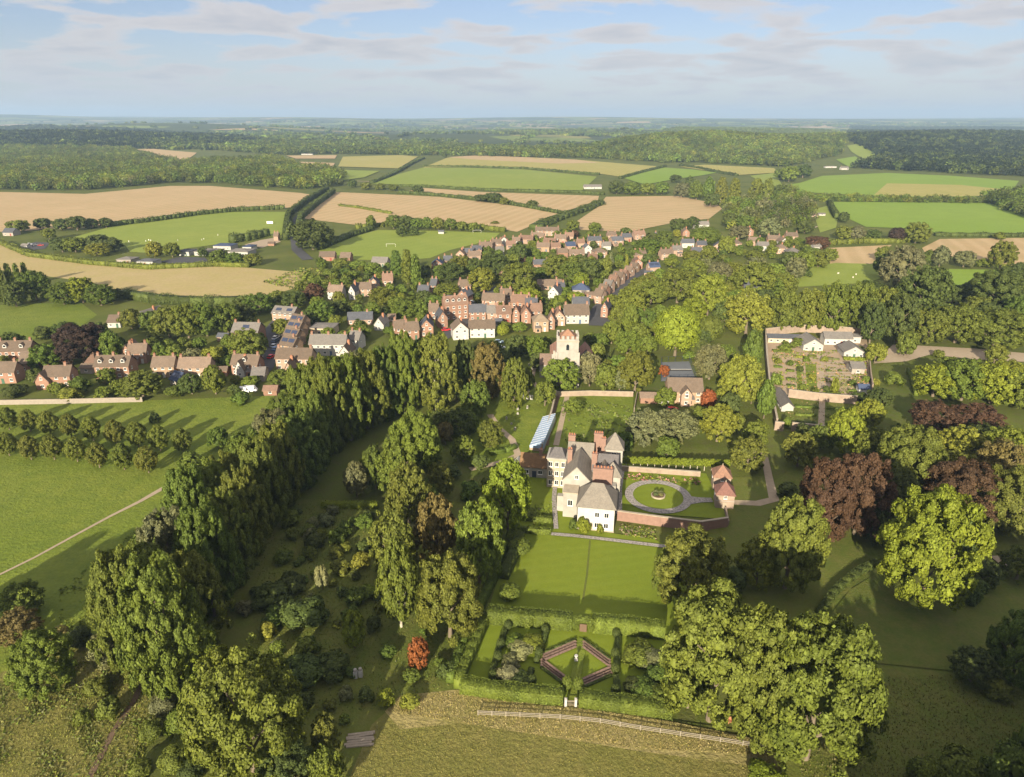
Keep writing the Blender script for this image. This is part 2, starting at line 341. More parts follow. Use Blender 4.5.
# ------------------------------------------------------------------ trees
def lobes_of(kind, g, hi=False):
    """list of (centre, radius, z stretch) in a unit tree: 1 wide, 1 tall"""
    out = []
    if kind == 'round':
        nl = 120 if hi else 46
        for i in range(nl):
            z = 1 - 1.93 * (i + .5) / nl; a = i * 2.399 + g.uniform(-.5, .5); q = math.sqrt(max(0, 1 - z * z)); k = g.uniform(.74, 1.1)
            if z < 0: q = max(q, .3) ** .4
            r = g.uniform(.04, .105) if hi else g.uniform(.085, .165)
            out.append(((math.cos(a) * q * (.5 - r * .85) * k, math.sin(a) * q * (.5 - r * .85) * k, .52 + z * (.48 - r * .85) * k), r, .9))
        out.append(((0, 0, .5), .27, 1.2))
    elif kind == 'dome':
        for i in range(34):
            z = 1 - 1.75 * (i + .5) / 34; a = i * 2.399; q = math.sqrt(max(0, 1 - z * z)); r = g.uniform(.14, .17)
            out.append(((math.cos(a) * q * .37, math.sin(a) * q * .37, .52 + z * .345), r, 1))
        out.append(((0, 0, .5), .33, 1.2))
    elif kind == 'oval':
        nl = 100 if hi else 38
        for i in range(nl):
            z = 1 - 1.88 * (i + .5) / nl; a = i * 2.399 + g.uniform(-.5, .5); q = math.sqrt(max(0, 1 - z * z)) * (1 - .28 * max(0, z)); k = g.uniform(.8, 1.12)
            r = g.uniform(.045, .12) if hi else g.uniform(.12, .19)
            out.append(((math.cos(a) * q * (.5 - r * .8) * k, math.sin(a) * q * (.5 - r * .8) * k, .54 + z * (.46 - r * .55)), r, .8))
        out.append(((0, 0, .5), .25, 1.5))
    elif kind == 'poplar':
        nl = 210 if hi else 70
        for i in range(nl):
            z = .06 + .91 * ((i + .5) / nl) ** .9; a = i * 2.399 + g.uniform(-.6, .6)
            w = .46 * min(1, (z / .30) ** .6) * (1 - max(0, (z - .52) / .56)) ** .55
            r = g.uniform(.026, .062) if hi else g.uniform(.075, .135); k = max(.02, w - r * .55) * g.uniform(.72, 1.12)
            out.append(((math.cos(a) * k, math.sin(a) * k, z - .02), r, 1.25 if hi else .6))
        for z in (.3, .45, .6, .75): out.append(((0, 0, z), .24 * (1.1 - z * .7), .6))
    elif kind == 'column':
        for i in range(30):
            z = .06 + .88 * (i + .5) / 30; a = i * 2.399
            w = .46 * min(1, (z / .16) ** .6) * (1 - max(0, (z - .5) / .52)) ** .6
            out.append(((math.cos(a) * w * .5, math.sin(a) * w * .5, z), .16 + .12 * w, .4))
    elif kind == 'cone':
        for i in range(34):
            z = .05 + .92 * (i + .5) / 34; a = i * 2.399; w = .46 * (1.02 - z)
            out.append(((math.cos(a) * w * .75, math.sin(a) * w * .75, z - .02), .07 + .2 * w, .5))
        for z in (.15, .4, .65): out.append(((0, 0, z), .42 * (1.05 - z), .5))
    elif kind == 'weep':
        for i in range(30):
            z = 1 - 1.5 * (i + .5) / 30; a = i * 2.399 + g.uniform(-.4, .4); q = math.sqrt(max(0, 1 - z * z)); r = g.uniform(.1, .15)
            out.append(((math.cos(a) * q * .38, math.sin(a) * q * .38, .5 + z * .36), r, 1.7))
        out.append(((0, 0, .5), .28, 1.2))
    elif kind == 'shrub':
        for i in range(13):
            z = 1 - 1.1 * (i + .5) / 13; a = i * 2.399 + g.uniform(-.7, .7); q = math.sqrt(max(0, 1 - z * z)); r = g.uniform(.15, .25)
            out.append(((math.cos(a) * q * .32, math.sin(a) * q * .32, .32 + z * .42), r, 1.2))
        out.append(((0, 0, .3), .32, 1))
    return out
def cloud_of(kind, n, seed):
    g = np.random.default_rng(seed); lb = lobes_of(kind, g, n > 5000)
    c = np.array([l[0] for l in lb]); r = np.array([l[1] for l in lb]); zs = np.array([l[2] for l in lb])
    w = r ** 2; w[np.linalg.norm(c[:, :2], axis=1) < 1e-6] *= .35 if n > 5000 else .15; pick = g.choice(len(lb), int(n * 2.1), p=w / w.sum())
    K = g.normal(size=(len(lb), 9, 3)); K[:, :, 2] += .25; K /= np.linalg.norm(K, axis=2, keepdims=True)
    kd = K[pick, g.integers(0, 9, len(pick))]
    d = kd + g.normal(size=kd.shape) * (.34 if kind != 'dome' else .7); d /= np.linalg.norm(d, axis=1, keepdims=True)
    bulge = np.clip((d * kd).sum(1), .4, 1)
    rad = r[pick] * (.80 + .34 * (bulge - .7) / .3 * .6) * (1 - .22 * g.random(len(pick)) ** 2) * g.normal(1, .09 if n > 5000 else .04, len(pick))
    if kind == 'dome': rad = r[pick] * (1 - .08 * g.random(len(pick)))
    off = d * rad[:, None]; off[:, 2] *= zs[pick]; P = c[pick] + off
    keep = np.ones(len(P), bool)
    for j in range(len(lb)):
        q = P - c[j]; q[:, 2] /= zs[j]; keep &= ~((np.linalg.norm(q, axis=1) < r[j] * .74) & (pick != j))
    keep &= P[:, 2] > .012
    P, d, pick = P[keep][:n], d[keep][:n], pick[keep][:n]
    o = P - np.array([0, 0, .45]); o /= (np.linalg.norm(o, axis=1, keepdims=True) + 1e-6)
    Nn = d * .6 + o * .5 + g.normal(size=P.shape) * (.42 if kind != 'dome' else .22)
    if kind == 'weep': Nn[:, 2] *= .4
    iv, fi = ICO1 if 2500 < n < 5000 else ico_small; ev, ef, b = [], [], 0
    for j in range(len(lb)):
        v = iv * (r[j] * .60) * (1 + .1 * g.normal(size=(len(iv), 1))); v[:, 2] *= zs[j]; v = v + c[j]; v[:, 2] = np.maximum(v[:, 2], .02)
        ev.append(v); ef.append(fi + b); b += len(iv)
    return P, Nn, np.vstack(ev), np.vstack(ef)
_ov = np.array([(1, 0, 0), (-1, 0, 0), (0, 1, 0), (0, -1, 0), (0, 0, 1), (0, 0, -1)], float)
_of = np.array([(0, 2, 4), (2, 1, 4), (1, 3, 4), (3, 0, 4), (2, 0, 5), (1, 2, 5), (3, 1, 5), (0, 3, 5)])
ico_small = (_ov, _of)
CROWNS, TRUNKS = {}, {}
def crown_mesh(kind, lod, var):
    k = (kind, lod, var)
    if k not in CROWNS:
        n = {0: 36000, 1: 9500, 2: 2600, 3: 800}[lod]; s = {0: .0135, 1: .0225, 2: .040, 3: .070}[lod]
        if kind in ('column', 'poplar'): n = int(n * 1.7); s *= .8
        if kind == 'shrub': n = int(n * .42); s *= 1.5
        if kind == 'dome': s *= .8
        P, Nn, ev, ef = cloud_of(kind, n, hash((kind, var)) % 9999 if False else (sum(map(ord, kind)) * 7 + var * 131))
        CROWNS[k] = quads_mesh('crown_' + kind, P, Nn, np.full(len(P), s), None, .62, 0, (ev, ef)); CROWNS[k].materials.append(M_LEAF)
    return CROWNS[k]
def trunk_mesh(kind, pale=False):
    k = (kind, pale)
    if k not in TRUNKS:
        g = np.random.default_rng(5); b = MB(); q = .028 if kind != 'poplar' else .035; top = .82 if kind in ('poplar', 'column', 'cone') else .5
        b.cyl((0, 0, -.03), (.004, .006, .14), q * 1.35, q, 9); b.cyl((.004, .006, .14), (0, 0, top), q, q * .35, 9)
        for i in range(7):
            a = i * 2.4; z = .16 + .05 * i; e = .3 if kind not in ('column', 'poplar') else .14
            b.cyl((0, 0, z), (math.cos(a) * e, math.sin(a) * e, z + .24), q * .5, q * .15, 6)
        TRUNKS[k] = b.mesh('trunk_' + kind); TRUNKS[k].materials.append(M_PALEBARK if pale else M_BARK)
    return TRUNKS[k]
COL = dict(g=((.100, .142, .026), 'green'), b=((.165, .205, .022), 'bright green'), o=((.128, .150, .027), 'olive'), y=((.175, .195, .03), 'yellow-green'), d=((.075, .100, .026), 'dark green'), k=((.022, .033, .016), 'black-green'), c=((.085, .05, .03), 'copper-brown'),  # k holds cloud shadow put into the leaf colour of far woods
           p=((.045, .03, .026), 'dark purple'), s=((.14, .15, .07), 'grey-green'), r=((.22, .075, .028), 'rust-red'), n=((.145, .118, .042), 'brownish'), w=((.22, .225, .11), 'pale silvery'), e=((.18, .225, .025), 'glowing lime-green'), m=((.122, .158, .027), 'mid-green'))
KIND = dict(R=('round', 'broadleaf_tree', 'broadleaf tree'), V=('oval', 'broadleaf_tree', 'upright tree'), P=('poplar', 'poplar_tree', 'poplar'), L=('column', 'columnar_poplar', 'columnar poplar'), D=('dome', 'domed_tree', 'domed tree'),
            K=('cone', 'conifer_tree', 'conifer'), W=('weep', 'weeping_tree', 'drooping tree'), S=('shrub', 'shrub', 'shrub'), Y=('cone', 'clipped_yew', 'clipped yew'))
SPOTS = []
def plant(kind, colk, p, w, h, where, lod=None, pale=False, group=None, jit=.12, desc=None, name=None):
    shape, nm, word = KIND[kind]; Z = depth(p); wpx = w * F / Z
    if lod is None: lod = 0 if wpx > 52 else 1 if wpx > 25 else 2 if wpx > 13 else 3
    var = int(rng.integers(0, 3 if lod else 2)); k = rng.uniform(1 - jit * .45, 1 + jit * .45, 3) * rng.uniform(1 - jit, 1 + jit)
    col = tuple(np.array(COL[colk][0]) * k); rz = rng.uniform(0, 6.28)
    nm = name or ('copper_beech' if kind == 'R' and colk in 'cp' else 'upright_tree' if kind == 'V' else nm)
    if wpx < 12 or kind in 'SYD' and wpx < 40:
        o = link(nm, crown_mesh(shape, lod, var), M_LEAF, None, p, col); root = o
    else:
        root = empty(nm, p); o = link('crown', crown_mesh(shape, lod, var), M_LEAF, root, None, col)
        t = link('trunk', trunk_mesh(shape, pale), M_PALEBARK if pale else M_BARK, root)
    root.scale = (w, w, h); root.rotation_euler = (0, 0, rz)
    zone(root, desc or (COL[colk][1] + ' ' + word), where, word.split()[-1] if kind != 'R' else 'tree', group or word + 's ' + where)
    SPOTS.append((p.x, p.y, w / 2)); return root
def T(where, rows, group=None):
    for r in rows:
        kind, colk, x, yb, yt, wpx = r[:6]; p = G(x, yb); Z = depth(p); w = wpx * F / F * Z / F
        # yb is where the crown meets the ground in view: step back by about half a radius to the trunk
        p2 = p + Vector((0, w * .22, 0)) if kind not in 'LP' else p
        p2.z = float(terr(p2.x, p2.y)); h = min(max(hz(p2, yt), w * .45 if kind != 'S' else w * .3), 32)
        plant(kind, colk, p2, w, h, where, group=group, pale=len(r) > 6 and r[6] == 'pale')

def inpoly(X, Y, poly):
    ins = np.zeros(len(X), bool); n = len(poly)
    for i in range(n):
        x1, y1 = poly[i]; x2, y2 = poly[(i + 1) % n]
        c = ((y1 > Y) != (y2 > Y)) & (X < (x2 - x1) * (Y - y1) / (y2 - y1 + 1e-12) + x1); ins ^= c
    return ins
def scatter(poly, step):
    xs, ys = [p[0] for p in poly], [p[1] for p in poly]
    gx, gy = np.meshgrid(np.arange(min(xs), max(xs), step), np.arange(min(ys), max(ys), step)); gx = gx.ravel(); gy = gy.ravel()
    gx = gx + rng.uniform(-.42, .42, len(gx)) * step; gy = gy + rng.uniform(-.42, .42, len(gy)) * step
    k = inpoly(gx, gy, poly); return gx[k], gy[k]
def wpoly(px): return [(p.x, p.y) for p in (G(x, y) for x, y in px)]
UNITS = {}
def unit_clump(n, var):
    if (n, var) not in UNITS: UNITS[(n, var)] = cloud_of(('round', 'round', 'oval', 'poplar', 'dome')[var], n, 900 + var)
    return UNITS[(n, var)]
def woodmass(name, label, X, Y, w, h, cols, leaves, wts=None):
    """a far-off wood that reads as one mass"""
    n = len(X); Z = terr(X, Y); w = np.broadcast_to(w, n) * rng.uniform(.62, 1.45, n); h = np.broadcast_to(h, n) * rng.uniform(.62, 1.28, n)
    ci = rng.choice(len(cols), n, p=wts); tone = 1 + .3 * np.sin(X / 47 + 2 * np.sin(Y / 90)) * np.sin(Y / 61 + 1.5 * np.sin(X / 77)); Ps, Ns, Ss, Ts, EV, EF, ET, b = [], [], [], [], [], [], [], 0
    for i in range(n):
        P, Nn, ev, ef = unit_clump(leaves, i % 5); a = rng.uniform(0, 6.28); c, s = math.cos(a), math.sin(a)
        M = np.array([[c * w[i], -s * w[i], 0], [s * w[i], c * w[i], 0], [0, 0, h[i]]]); o = np.array([X[i], Y[i], Z[i]])
        P2 = P @ M.T + o
        Ps.append(P2); Ns.append(Nn); Ss.append(np.full(len(P), .105 * w[i] * (90 / leaves) ** .5)); t = np.array(COL[cols[ci[i]]][0]) * rng.uniform(.93, 1.07, 3) * rng.uniform(.65, 1.3) * tone[i]
        Ts.append(np.tile(t, (len(P), 1)))
        k = 8 * 6; e = ev @ M.T + o; EV.append(e[-12:]); EF.append(ef[-16:] - (len(ev) - 12) + b); b += 12; ET.append(np.tile(t, (12, 1)))
    me = quads_mesh(name, np.vstack(Ps), np.vstack(Ns), np.concatenate(Ss), np.vstack(Ts), .62, 0, (np.vstack(EV), np.vstack(EF), np.vstack(ET)))
    return tag(link(name, me, M_MASS), label, None, None, 'stuff')

# ------------------------------------------------------------------ hedges (leaf-covered bodies along a line)
def hedge(name, label, pts, w, h, colk='d', trim=False, cat='hedge', group=None, loop=False, leaf=None, world=False, dens=1.0, z0=0):
    P = [Vector(p) if world else G(*p) for p in pts]
    if loop: P.append(P[0])
    org = P[0].copy(); org.z = float(terr(org.x, org.y)) + z0; Zd = depth(sum(P, Vector()) / len(P)); ls = leaf or max(.13 if trim else .2, Zd / F * 1.1)
    LP, LN, EV, EF, b = [], [], [], [], 0
    for a, q in zip(P[:-1], P[1:]):
        d = Vector((q.x - a.x, q.y - a.y, 0)); L = d.length
        if L < .05: continue
        d /= L; s = Vector((d.y, -d.x, 0)); ns = max(1, int(L / max(2.5, w)))
        area = L * (w + 2 * h); n = int(min(30000, max(16, dens * area / (ls * ls * 1.0)))); u = rng.random(n) * L
        hw = w / 2; per = rng.random(n) * (w + 2 * h); sn, sz, nx, nz = np.empty(n), np.empty(n), np.empty(n), np.empty(n)
        lo = per < h; hi = per > h + w; md = ~(lo | hi)
        sn[lo] = -hw; sz[lo] = per[lo]; nx[lo] = -1; nz[lo] = .25; sn[hi] = hw; sz[hi] = per[hi] - h - w; nx[hi] = 1; nz[hi] = .25
        sn[md] = per[md] - h - hw; sz[md] = h; nx[md] = 0; nz[md] = 1
        wob = 1 + (0.02 if trim else .10) * (np.sin(u * 1.3 / max(1, w * .6)) + np.sin(u * .47 / max(1, w * .6) + 2)) + rng.normal(size=n) * (.015 if trim else .07)
        if not trim:
            k = np.sqrt((sn / hw) ** 2 * .5 + (sz / h) ** 2 * .5); sn = sn * np.where(sz > .7 * h, .75, 1)
        X = a.x + d.x * u + s.x * sn * wob; Y = a.y + d.y * u + s.y * sn * wob; Z = terr(X, Y) + sz * wob
        LP.append(np.stack([X, Y, Z + z0], 1)); g = rng.normal(size=(n, 3)) * (.28 if trim else .5)
        LN.append(np.stack([s.x * nx, s.y * nx, nz], 1) + g)
        for i in range(ns):
            t0, t1 = L * i / ns, L * (i + 1) / ns; vs = []
            for t in (t0, t1):
                for q2, zz in ((-hw * .9, -.1), (hw * .9, -.1), (hw * .82, h * .93), (-hw * .82, h * .93)):
                    x, y = a.x + d.x * t + s.x * q2, a.y + d.y * t + s.y * q2; vs.append((x, y, float(terr(x, y)) + zz + z0))
            EV.append(np.array(vs)); EF.append(np.array([(0, 1, 5), (0, 5, 4), (1, 2, 6), (1, 6, 5), (2, 3, 7), (2, 7, 6), (3, 0, 4), (3, 4, 7), (0, 2, 1), (0, 3, 2), (4, 5, 6), (4, 6, 7)]) + b); b += 8
    o3 = np.array(org)
    me = quads_mesh(name, np.vstack(LP) - o3, np.vstack(LN), np.full(sum(map(len, LP)), ls * .62), None, .65, 0, (np.vstack(EV) - o3, np.vstack(EF)))
    k = rng.uniform(.9, 1.1); o = link(name, me, M_LEAF, None, org, tuple(np.array(COL[colk][0]) * k))
    return tag(o, label, cat, group)

# ------------------------------------------------------------------ sheets on the ground
LAYER = [0]
def sheet(name, label, px, m, world=False, off=None, cuts=None):
    """a field, lawn, road or bed laid on the land; each a little above the one before"""
    P = [Vector((*p, 0)) if world else G(*p) for p in px]; LAYER[0] += 1
    far = max(p.y for p in P); off = off if off is not None else (.02 + .004 * LAYER[0] if far < 700 else .15 + .01 * LAYER[0] if far < 1400 else .6 + .02 * LAYER[0] if far < 2600 else 2.0 + .03 * LAYER[0])
    bm = bmesh.new(); f = bm.faces.new([bm.verts.new((p.x, p.y, 0)) for p in P]); bmesh.ops.triangulate(bm, faces=[f])
    if far > 1300:
        for _ in range(3):
            e = [x for x in bm.edges if x.calc_length() > 60]
            if e: bmesh.ops.subdivide_edges(bm, edges=e, cuts=2, use_grid_fill=True)
            bmesh.ops.triangulate(bm, faces=bm.faces)
    for v in bm.verts: v.co.z = float(terr(v.co.x, v.co.y)) + off
    bmesh.ops.recalc_face_normals(bm, faces=bm.faces); me = bpy.data.meshes.new(name)
    if sum(f.normal.z * f.calc_area() for f in bm.faces) < 0: bmesh.ops.reverse_faces(bm, faces=bm.faces)
    bm.to_mesh(me); bm.free(); o = link(name, me, m); o['kind'] = 'structure'; o['label'] = label; return o
def strip(name, label, px, w, m, world=False, off=None, soft=0):
    """a road or path of width w along a line"""
    P = [Vector((*p, 0)) if world else G(*p) for p in px]; l, r = [], []
    for i, p in enumerate(P):
        a, b = P[max(0, i - 1)], P[min(len(P) - 1, i + 1)]; d = Vector((b.x - a.x, b.y - a.y, 0)).normalized(); s = Vector((-d.y, d.x, 0)); ww = w[i] if isinstance(w, (list, tuple)) else w
        l.append(p + s * ww / 2); r.append(p - s * ww / 2)
    LAYER[0] += 1; off = off if off is not None else .02 + .004 * LAYER[0]; b = MB()
    vs = [(q.x, q.y, float(terr(q.x, q.y)) + off) for q in l + r]; n = len(P)
    b.add(vs, [(i, n + i, n + i + 1, i + 1) for i in range(n - 1)]); o = b.build(name, m); o['kind'] = 'structure'; o['label'] = label; return o
def tufts(name, label, px, n, size, cols, upright=True, hgt=1.0, clump=0):
    poly = wpoly(px); xs, ys = [p[0] for p in poly], [p[1] for p in poly]
    X = rng.uniform(min(xs), max(xs), n * 3); Y = rng.uniform(min(ys), max(ys), n * 3)
    if clump:
        f = np.sin(X * .31 + np.sin(Y * .23) * 2) * np.sin(Y * .37 + np.sin(X * .19) * 2) + np.sin(X * .9 + Y * .7) * .4 + rng.normal(size=len(X)) * .5; k0 = f > clump; X, Y = X[k0], Y[k0]
    k = inpoly(X, Y, poly); X, Y = X[k][:n], Y[k][:n]; n = len(X); s = size * rng.uniform(.5, 1.5, n)
    P = np.stack([X, Y, s * .5 * hgt * rng.uniform(.3, 1.1, n)], 1); Nn = np.stack([rng.normal(size=n), rng.normal(size=n) - .6, np.abs(rng.normal(size=n)) * .3 + .25], 1)
    ci = rng.integers(0, len(cols), n); t = np.array([COL[c][0] if isinstance(c, str) else c for c in cols])[ci] * rng.uniform(.75, 1.25, (n, 1))
    me = quads_mesh(name, P, Nn, s, t, .3 if not clump else .5, 0, None, blade=not clump); return tag(link(name, me, M_MASS), label, None, None, 'stuff')
# ================================================================== LAND
def ground():
    ys = np.concatenate([np.linspace(-420, 1400, 40), np.geomspace(1450, 19500, 120)]); nx = 150; V, Fs = [], []
    for y in ys:
        hw = 700 + .95 * max(0, y); xs = np.linspace(-hw, hw, nx); z = terr(xs, np.full(nx, y)); V += list(zip(xs, [y] * nx, z))
    for j in range(len(ys) - 1):
        for i in range(nx - 1): a = j * nx + i; Fs.append((a, a + 1, a + nx + 1, a + nx))
    me = bpy.data.meshes.new('ground'); me.from_pydata([tuple(map(float, v)) for v in V], [], Fs); me.polygons.foreach_set('use_smooth', [True] * len(Fs))
    o = link('ground', me, M_GROUND); o['kind'] = 'structure'; o['label'] = 'green open land running out to the far hills'
ground()
def haze():
    b = MB(); b.box(-20500, 20500, -450, 19800, -12, 330); o = b.build('haze', mat('haze_air', lambda nt: N(nt, 'Emission').outputs[0])); m = o.data.materials[0]
    nt = m.node_tree; nt.nodes.clear(); out = N(nt, 'OutputMaterial'); v = N(nt, 'VolumePrincipled')
    v.inputs['Color'].default_value = (.50, .72, 1, 1); v.inputs['Density'].default_value = HAZE; v.inputs['Anisotropy'].default_value = .1
    nt.links.new(v.outputs[0], out.inputs['Volume']); o['kind'] = 'stuff'; o['label'] = 'thin blue haze hanging over the countryside'
HAZE = 0.000085
haze()

# ---- fields
sheet('field', 'long straw-coloured stubble field below the left wood', [(-60, 196), (0, 192), (85, 194), (170, 186), (210, 186), (300, 193), (318, 196), (290, 208), (235, 211), (145, 222), (80, 228), (0, 232), (-60, 236)], M_STUB)
sheet('field', 'green cricket field with players in white', [(75, 237), (110, 227), (225, 212), (288, 212), (289, 226), (287, 234), (245, 241), (190, 248), (160, 254), (130, 252), (125, 245), (80, 239)], M_GREENF)
sheet('field', 'pale dry pasture in front of the school', [(-40, 238), (0, 243), (30, 255), (90, 263), (150, 268), (215, 265), (310, 273), (314, 282), (250, 302), (205, 303), (130, 294), (90, 282), (0, 270), (-40, 268)], M_PALEF)
sheet('field', 'small green meadow beyond the left cottages', [(-40, 305), (0, 305), (80, 302), (97, 315), (72, 332), (20, 342), (-40, 340)], M_MEADOW)
sheet('field', 'broad stubble field beyond the school playing field', [(332, 192), (400, 195), (440, 197), (500, 204), (540, 210), (560, 214), (517, 232), (482, 226), (440, 222), (390, 223), (356, 225), (305, 219), (304, 213)], M_STUB)
sheet('field', 'stubble field with a dark tree clump beyond the estate', [(400, 193), (423, 188), (480, 192), (599, 196), (597, 204), (570, 214), (560, 211), (505, 202), (439, 195)], M_STUB)
sheet('field', 'long green field behind the stubble', [(372, 184), (400, 174), (423, 168), (462, 168), (525, 170), (597, 177), (582, 191), (497, 189), (400, 185)], M_GREENF)
sheet('field', 'straw-coloured field below the central wood', [(423, 168), (447, 158), (478, 156), (576, 160), (662, 167), (620, 177), (599, 174), (525, 168), (462, 167)], M_YELLOWF)
sheet('field', 'yellowish strip at the wood edge', [(447, 157.5), (478, 155.5), (576, 160), (600, 163), (560, 164), (478, 160)], M_STUB)
sheet('field', 'green field left of the poplars', [(622, 178), (664, 168), (694, 170), (717, 173), (701, 176), (678, 179), (645, 185)], M_BRIGHTF)
sheet('field', 'pale yellow field under the wooded hill', [(680, 167), (705, 165), (774, 168.5), (778, 173), (737, 175.5), (717, 172.5)], M_YELLOWF)
sheet('field', 'stubble field with mown lines above the village', [(606, 197), (678, 196), (717, 204), (722, 209), (709, 219), (678, 222), (629, 232), (580, 230), (576, 222), (598, 207)], M_STUB2)
sheet('field', 'green playing field behind the village', [(318, 251), (345, 239), (378, 230), (440, 231), (500, 233), (492, 240), (450, 250), (430, 258), (395, 261), (335, 259)], M_GREENF)
sheet('field', 'long green field on the far right', [(776, 187), (800, 183), (822, 176), (887, 173), (953, 176), (1019, 181), (1008, 196), (931, 198), (872, 196), (800, 192)], M_BRIGHTF)
sheet('field', 'olive strip inside the far right field', [(887, 183.5), (960, 185), (1009, 190), (1005, 195.5), (931, 197), (874, 195)], M_YELLOWF)
sheet('field', 'smooth bright green field on the right', [(832, 202), (850, 202), (986, 203), (1030, 214), (1060, 235), (935, 233), (914, 229), (866, 227), (842, 216)], M_BRIGHTF)
sheet('field', 'stubble field at the right edge', [(922, 248), (940, 239), (1024, 238), (1080, 238), (1080, 272), (1024, 268), (973, 259), (925, 253)], M_STUB)
sheet('field', 'small stubble field left of the round tree', [(828, 248), (892, 245), (882, 252), (872, 264), (830, 264)], M_STUB)
sheet('field', 'green paddock with sheep beyond the beech row', [(781, 288), (788, 268), (837, 263), (872, 264), (885, 277), (866, 283)], M_GREENF)
sheet('field', 'green paddock right of the dark tree', [(944, 269), (1000, 270), (1040, 285), (983, 293), (950, 292)], M_BRIGHTF)
sheet('field', 'little green field beside the poplars', [(750, 176), (775, 173), (783, 187), (770, 187)], M_GREENF)
sheet('field', 'green field with grazing beside the far village', [(812, 210), (828, 206), (838, 217), (836, 228), (820, 233)], M_GREENF)
for i, (lab, pts, m) in enumerate([
    ('yellowish field below the far wood', [(343, 157), (400, 155.5), (418, 157), (398, 169), (338, 167)], M_YELLOWF),
    ('narrow green field in the far hedges', [(325, 170), (380, 171.5), (364, 178), (340, 181), (330, 178)], M_GREENF),
    ('thin straw strip above the far cottage', [(286, 156), (337, 155.5), (335, 159), (296, 159)], M_STUB),
    ('second straw strip near the far cottage', [(298, 162), (335, 163.5), (333, 167.5), (309, 167)], M_STUB),
    ('straw clearing inside the left wood', [(133, 150), (152, 149), (197, 153), (182, 163), (166, 160)], M_STUB),
    ('straw clearing below the wooded hill', [(664, 156), (684, 154), (694, 161), (668, 160)], M_STUB),
    ('sloping green field among the right woods', [(847, 146), (865, 143), (880, 156), (870, 162), (851, 152)], M_GREENF),
    ('grassy field among the right woods', [(876, 144), (905, 147), (931, 150), (910, 154), (885, 152)], M_DARKGRASS),
    ('green slope below the right wood', [(836, 160), (855, 157), (873, 165), (850, 168)], M_BRIGHTF)]):
    sheet('field', lab, pts, m)

# ---- near ground
sheet('meadow', 'wide green meadow on the left', [(-160, 412), (0, 404), (140, 401), (275, 396), (262, 430), (200, 478), (150, 560), (100, 640), (-60, 700), (-300, 640)], M_MEADOW)
sheet('rough_ground', 'rough grass and brambles in the bottom left', [(-300, 640), (-60, 696), (100, 636), (160, 690), (120, 790), (60, 900), (-300, 900)], M_ROUGH)
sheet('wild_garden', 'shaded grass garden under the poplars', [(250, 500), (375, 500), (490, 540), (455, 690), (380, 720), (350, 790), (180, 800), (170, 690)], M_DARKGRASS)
sheet('pasture', 'rough olive pasture along the bottom', [(372, 725), (400, 700), (470, 712), (560, 722), (700, 742), (770, 756), (900, 800), (900, 900), (330, 900), (350, 777)], M_ROUGH)
sheet('verge', 'strip of dry grass outside the hedge', [(385, 712), (400, 696), (460, 690), (570, 704), (670, 722), (770, 742), (800, 765), (760, 768), (640, 752), (540, 736), (460, 724), (400, 730)], M_TANGRASS)
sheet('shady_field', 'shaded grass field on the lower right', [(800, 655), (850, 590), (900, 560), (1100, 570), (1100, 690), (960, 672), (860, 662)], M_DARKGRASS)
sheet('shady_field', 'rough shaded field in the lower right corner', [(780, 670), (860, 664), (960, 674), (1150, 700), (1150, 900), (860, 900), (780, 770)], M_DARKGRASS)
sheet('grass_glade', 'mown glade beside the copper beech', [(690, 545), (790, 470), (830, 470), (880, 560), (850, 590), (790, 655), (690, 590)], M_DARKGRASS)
sheet('churchyard', 'grassy churchyard left of the church', [(440, 440), (490, 385), (525, 345), (552, 350), (552, 395), (535, 450), (480, 470)], M_MEADOW)
sheet('lane', 'grassy vegetable plot behind the manor', [(545, 452), (556, 394), (634, 394), (630, 448)], M_MEADOW)
# the manor's own grounds lie on axes turned ten degrees
A10 = R(-10); OM = G(595, 531); UV = (Vector((math.cos(A10), math.sin(A10), 0)), Vector((-math.sin(A10), math.cos(A10), 0)))
def mv(u, v, z=0.): p = OM + UV[0] * u + UV[1] * v; return Vector((p.x, p.y, z))
sheet('lawn', 'mown main lawn below the manor', [(522, 528), (560, 526), (655, 540), (690, 560), (680, 640), (664, 634), (486, 616), (500, 575)], M_LAWN)
strip('mower_line', 'dark line mown down the middle of the lawn', [(590, 541), (587, 575), (583, 600)], .45, M_DARKGRASS)
sheet('garden_grass', 'parterre garden grass behind clipped hedges', [(486, 616), (664, 634), (670, 712), (460, 688)], M_LAWN)
sheet('path_court', 'grass beside the manor west front', [(505, 535), (520, 470), (566, 470), (575, 528)], M_LAWN)
sheet('round_garden', 'walled lawn round the circular path', [(620, 512), (622, 464), (706, 474), (728, 520)], M_LAWN)
sheet('drive_lawn', 'shaded lawn behind the brick gatehouses', [(728, 478), (768, 476), (776, 500), (738, 520), (728, 518)], M_DARKGRASS)

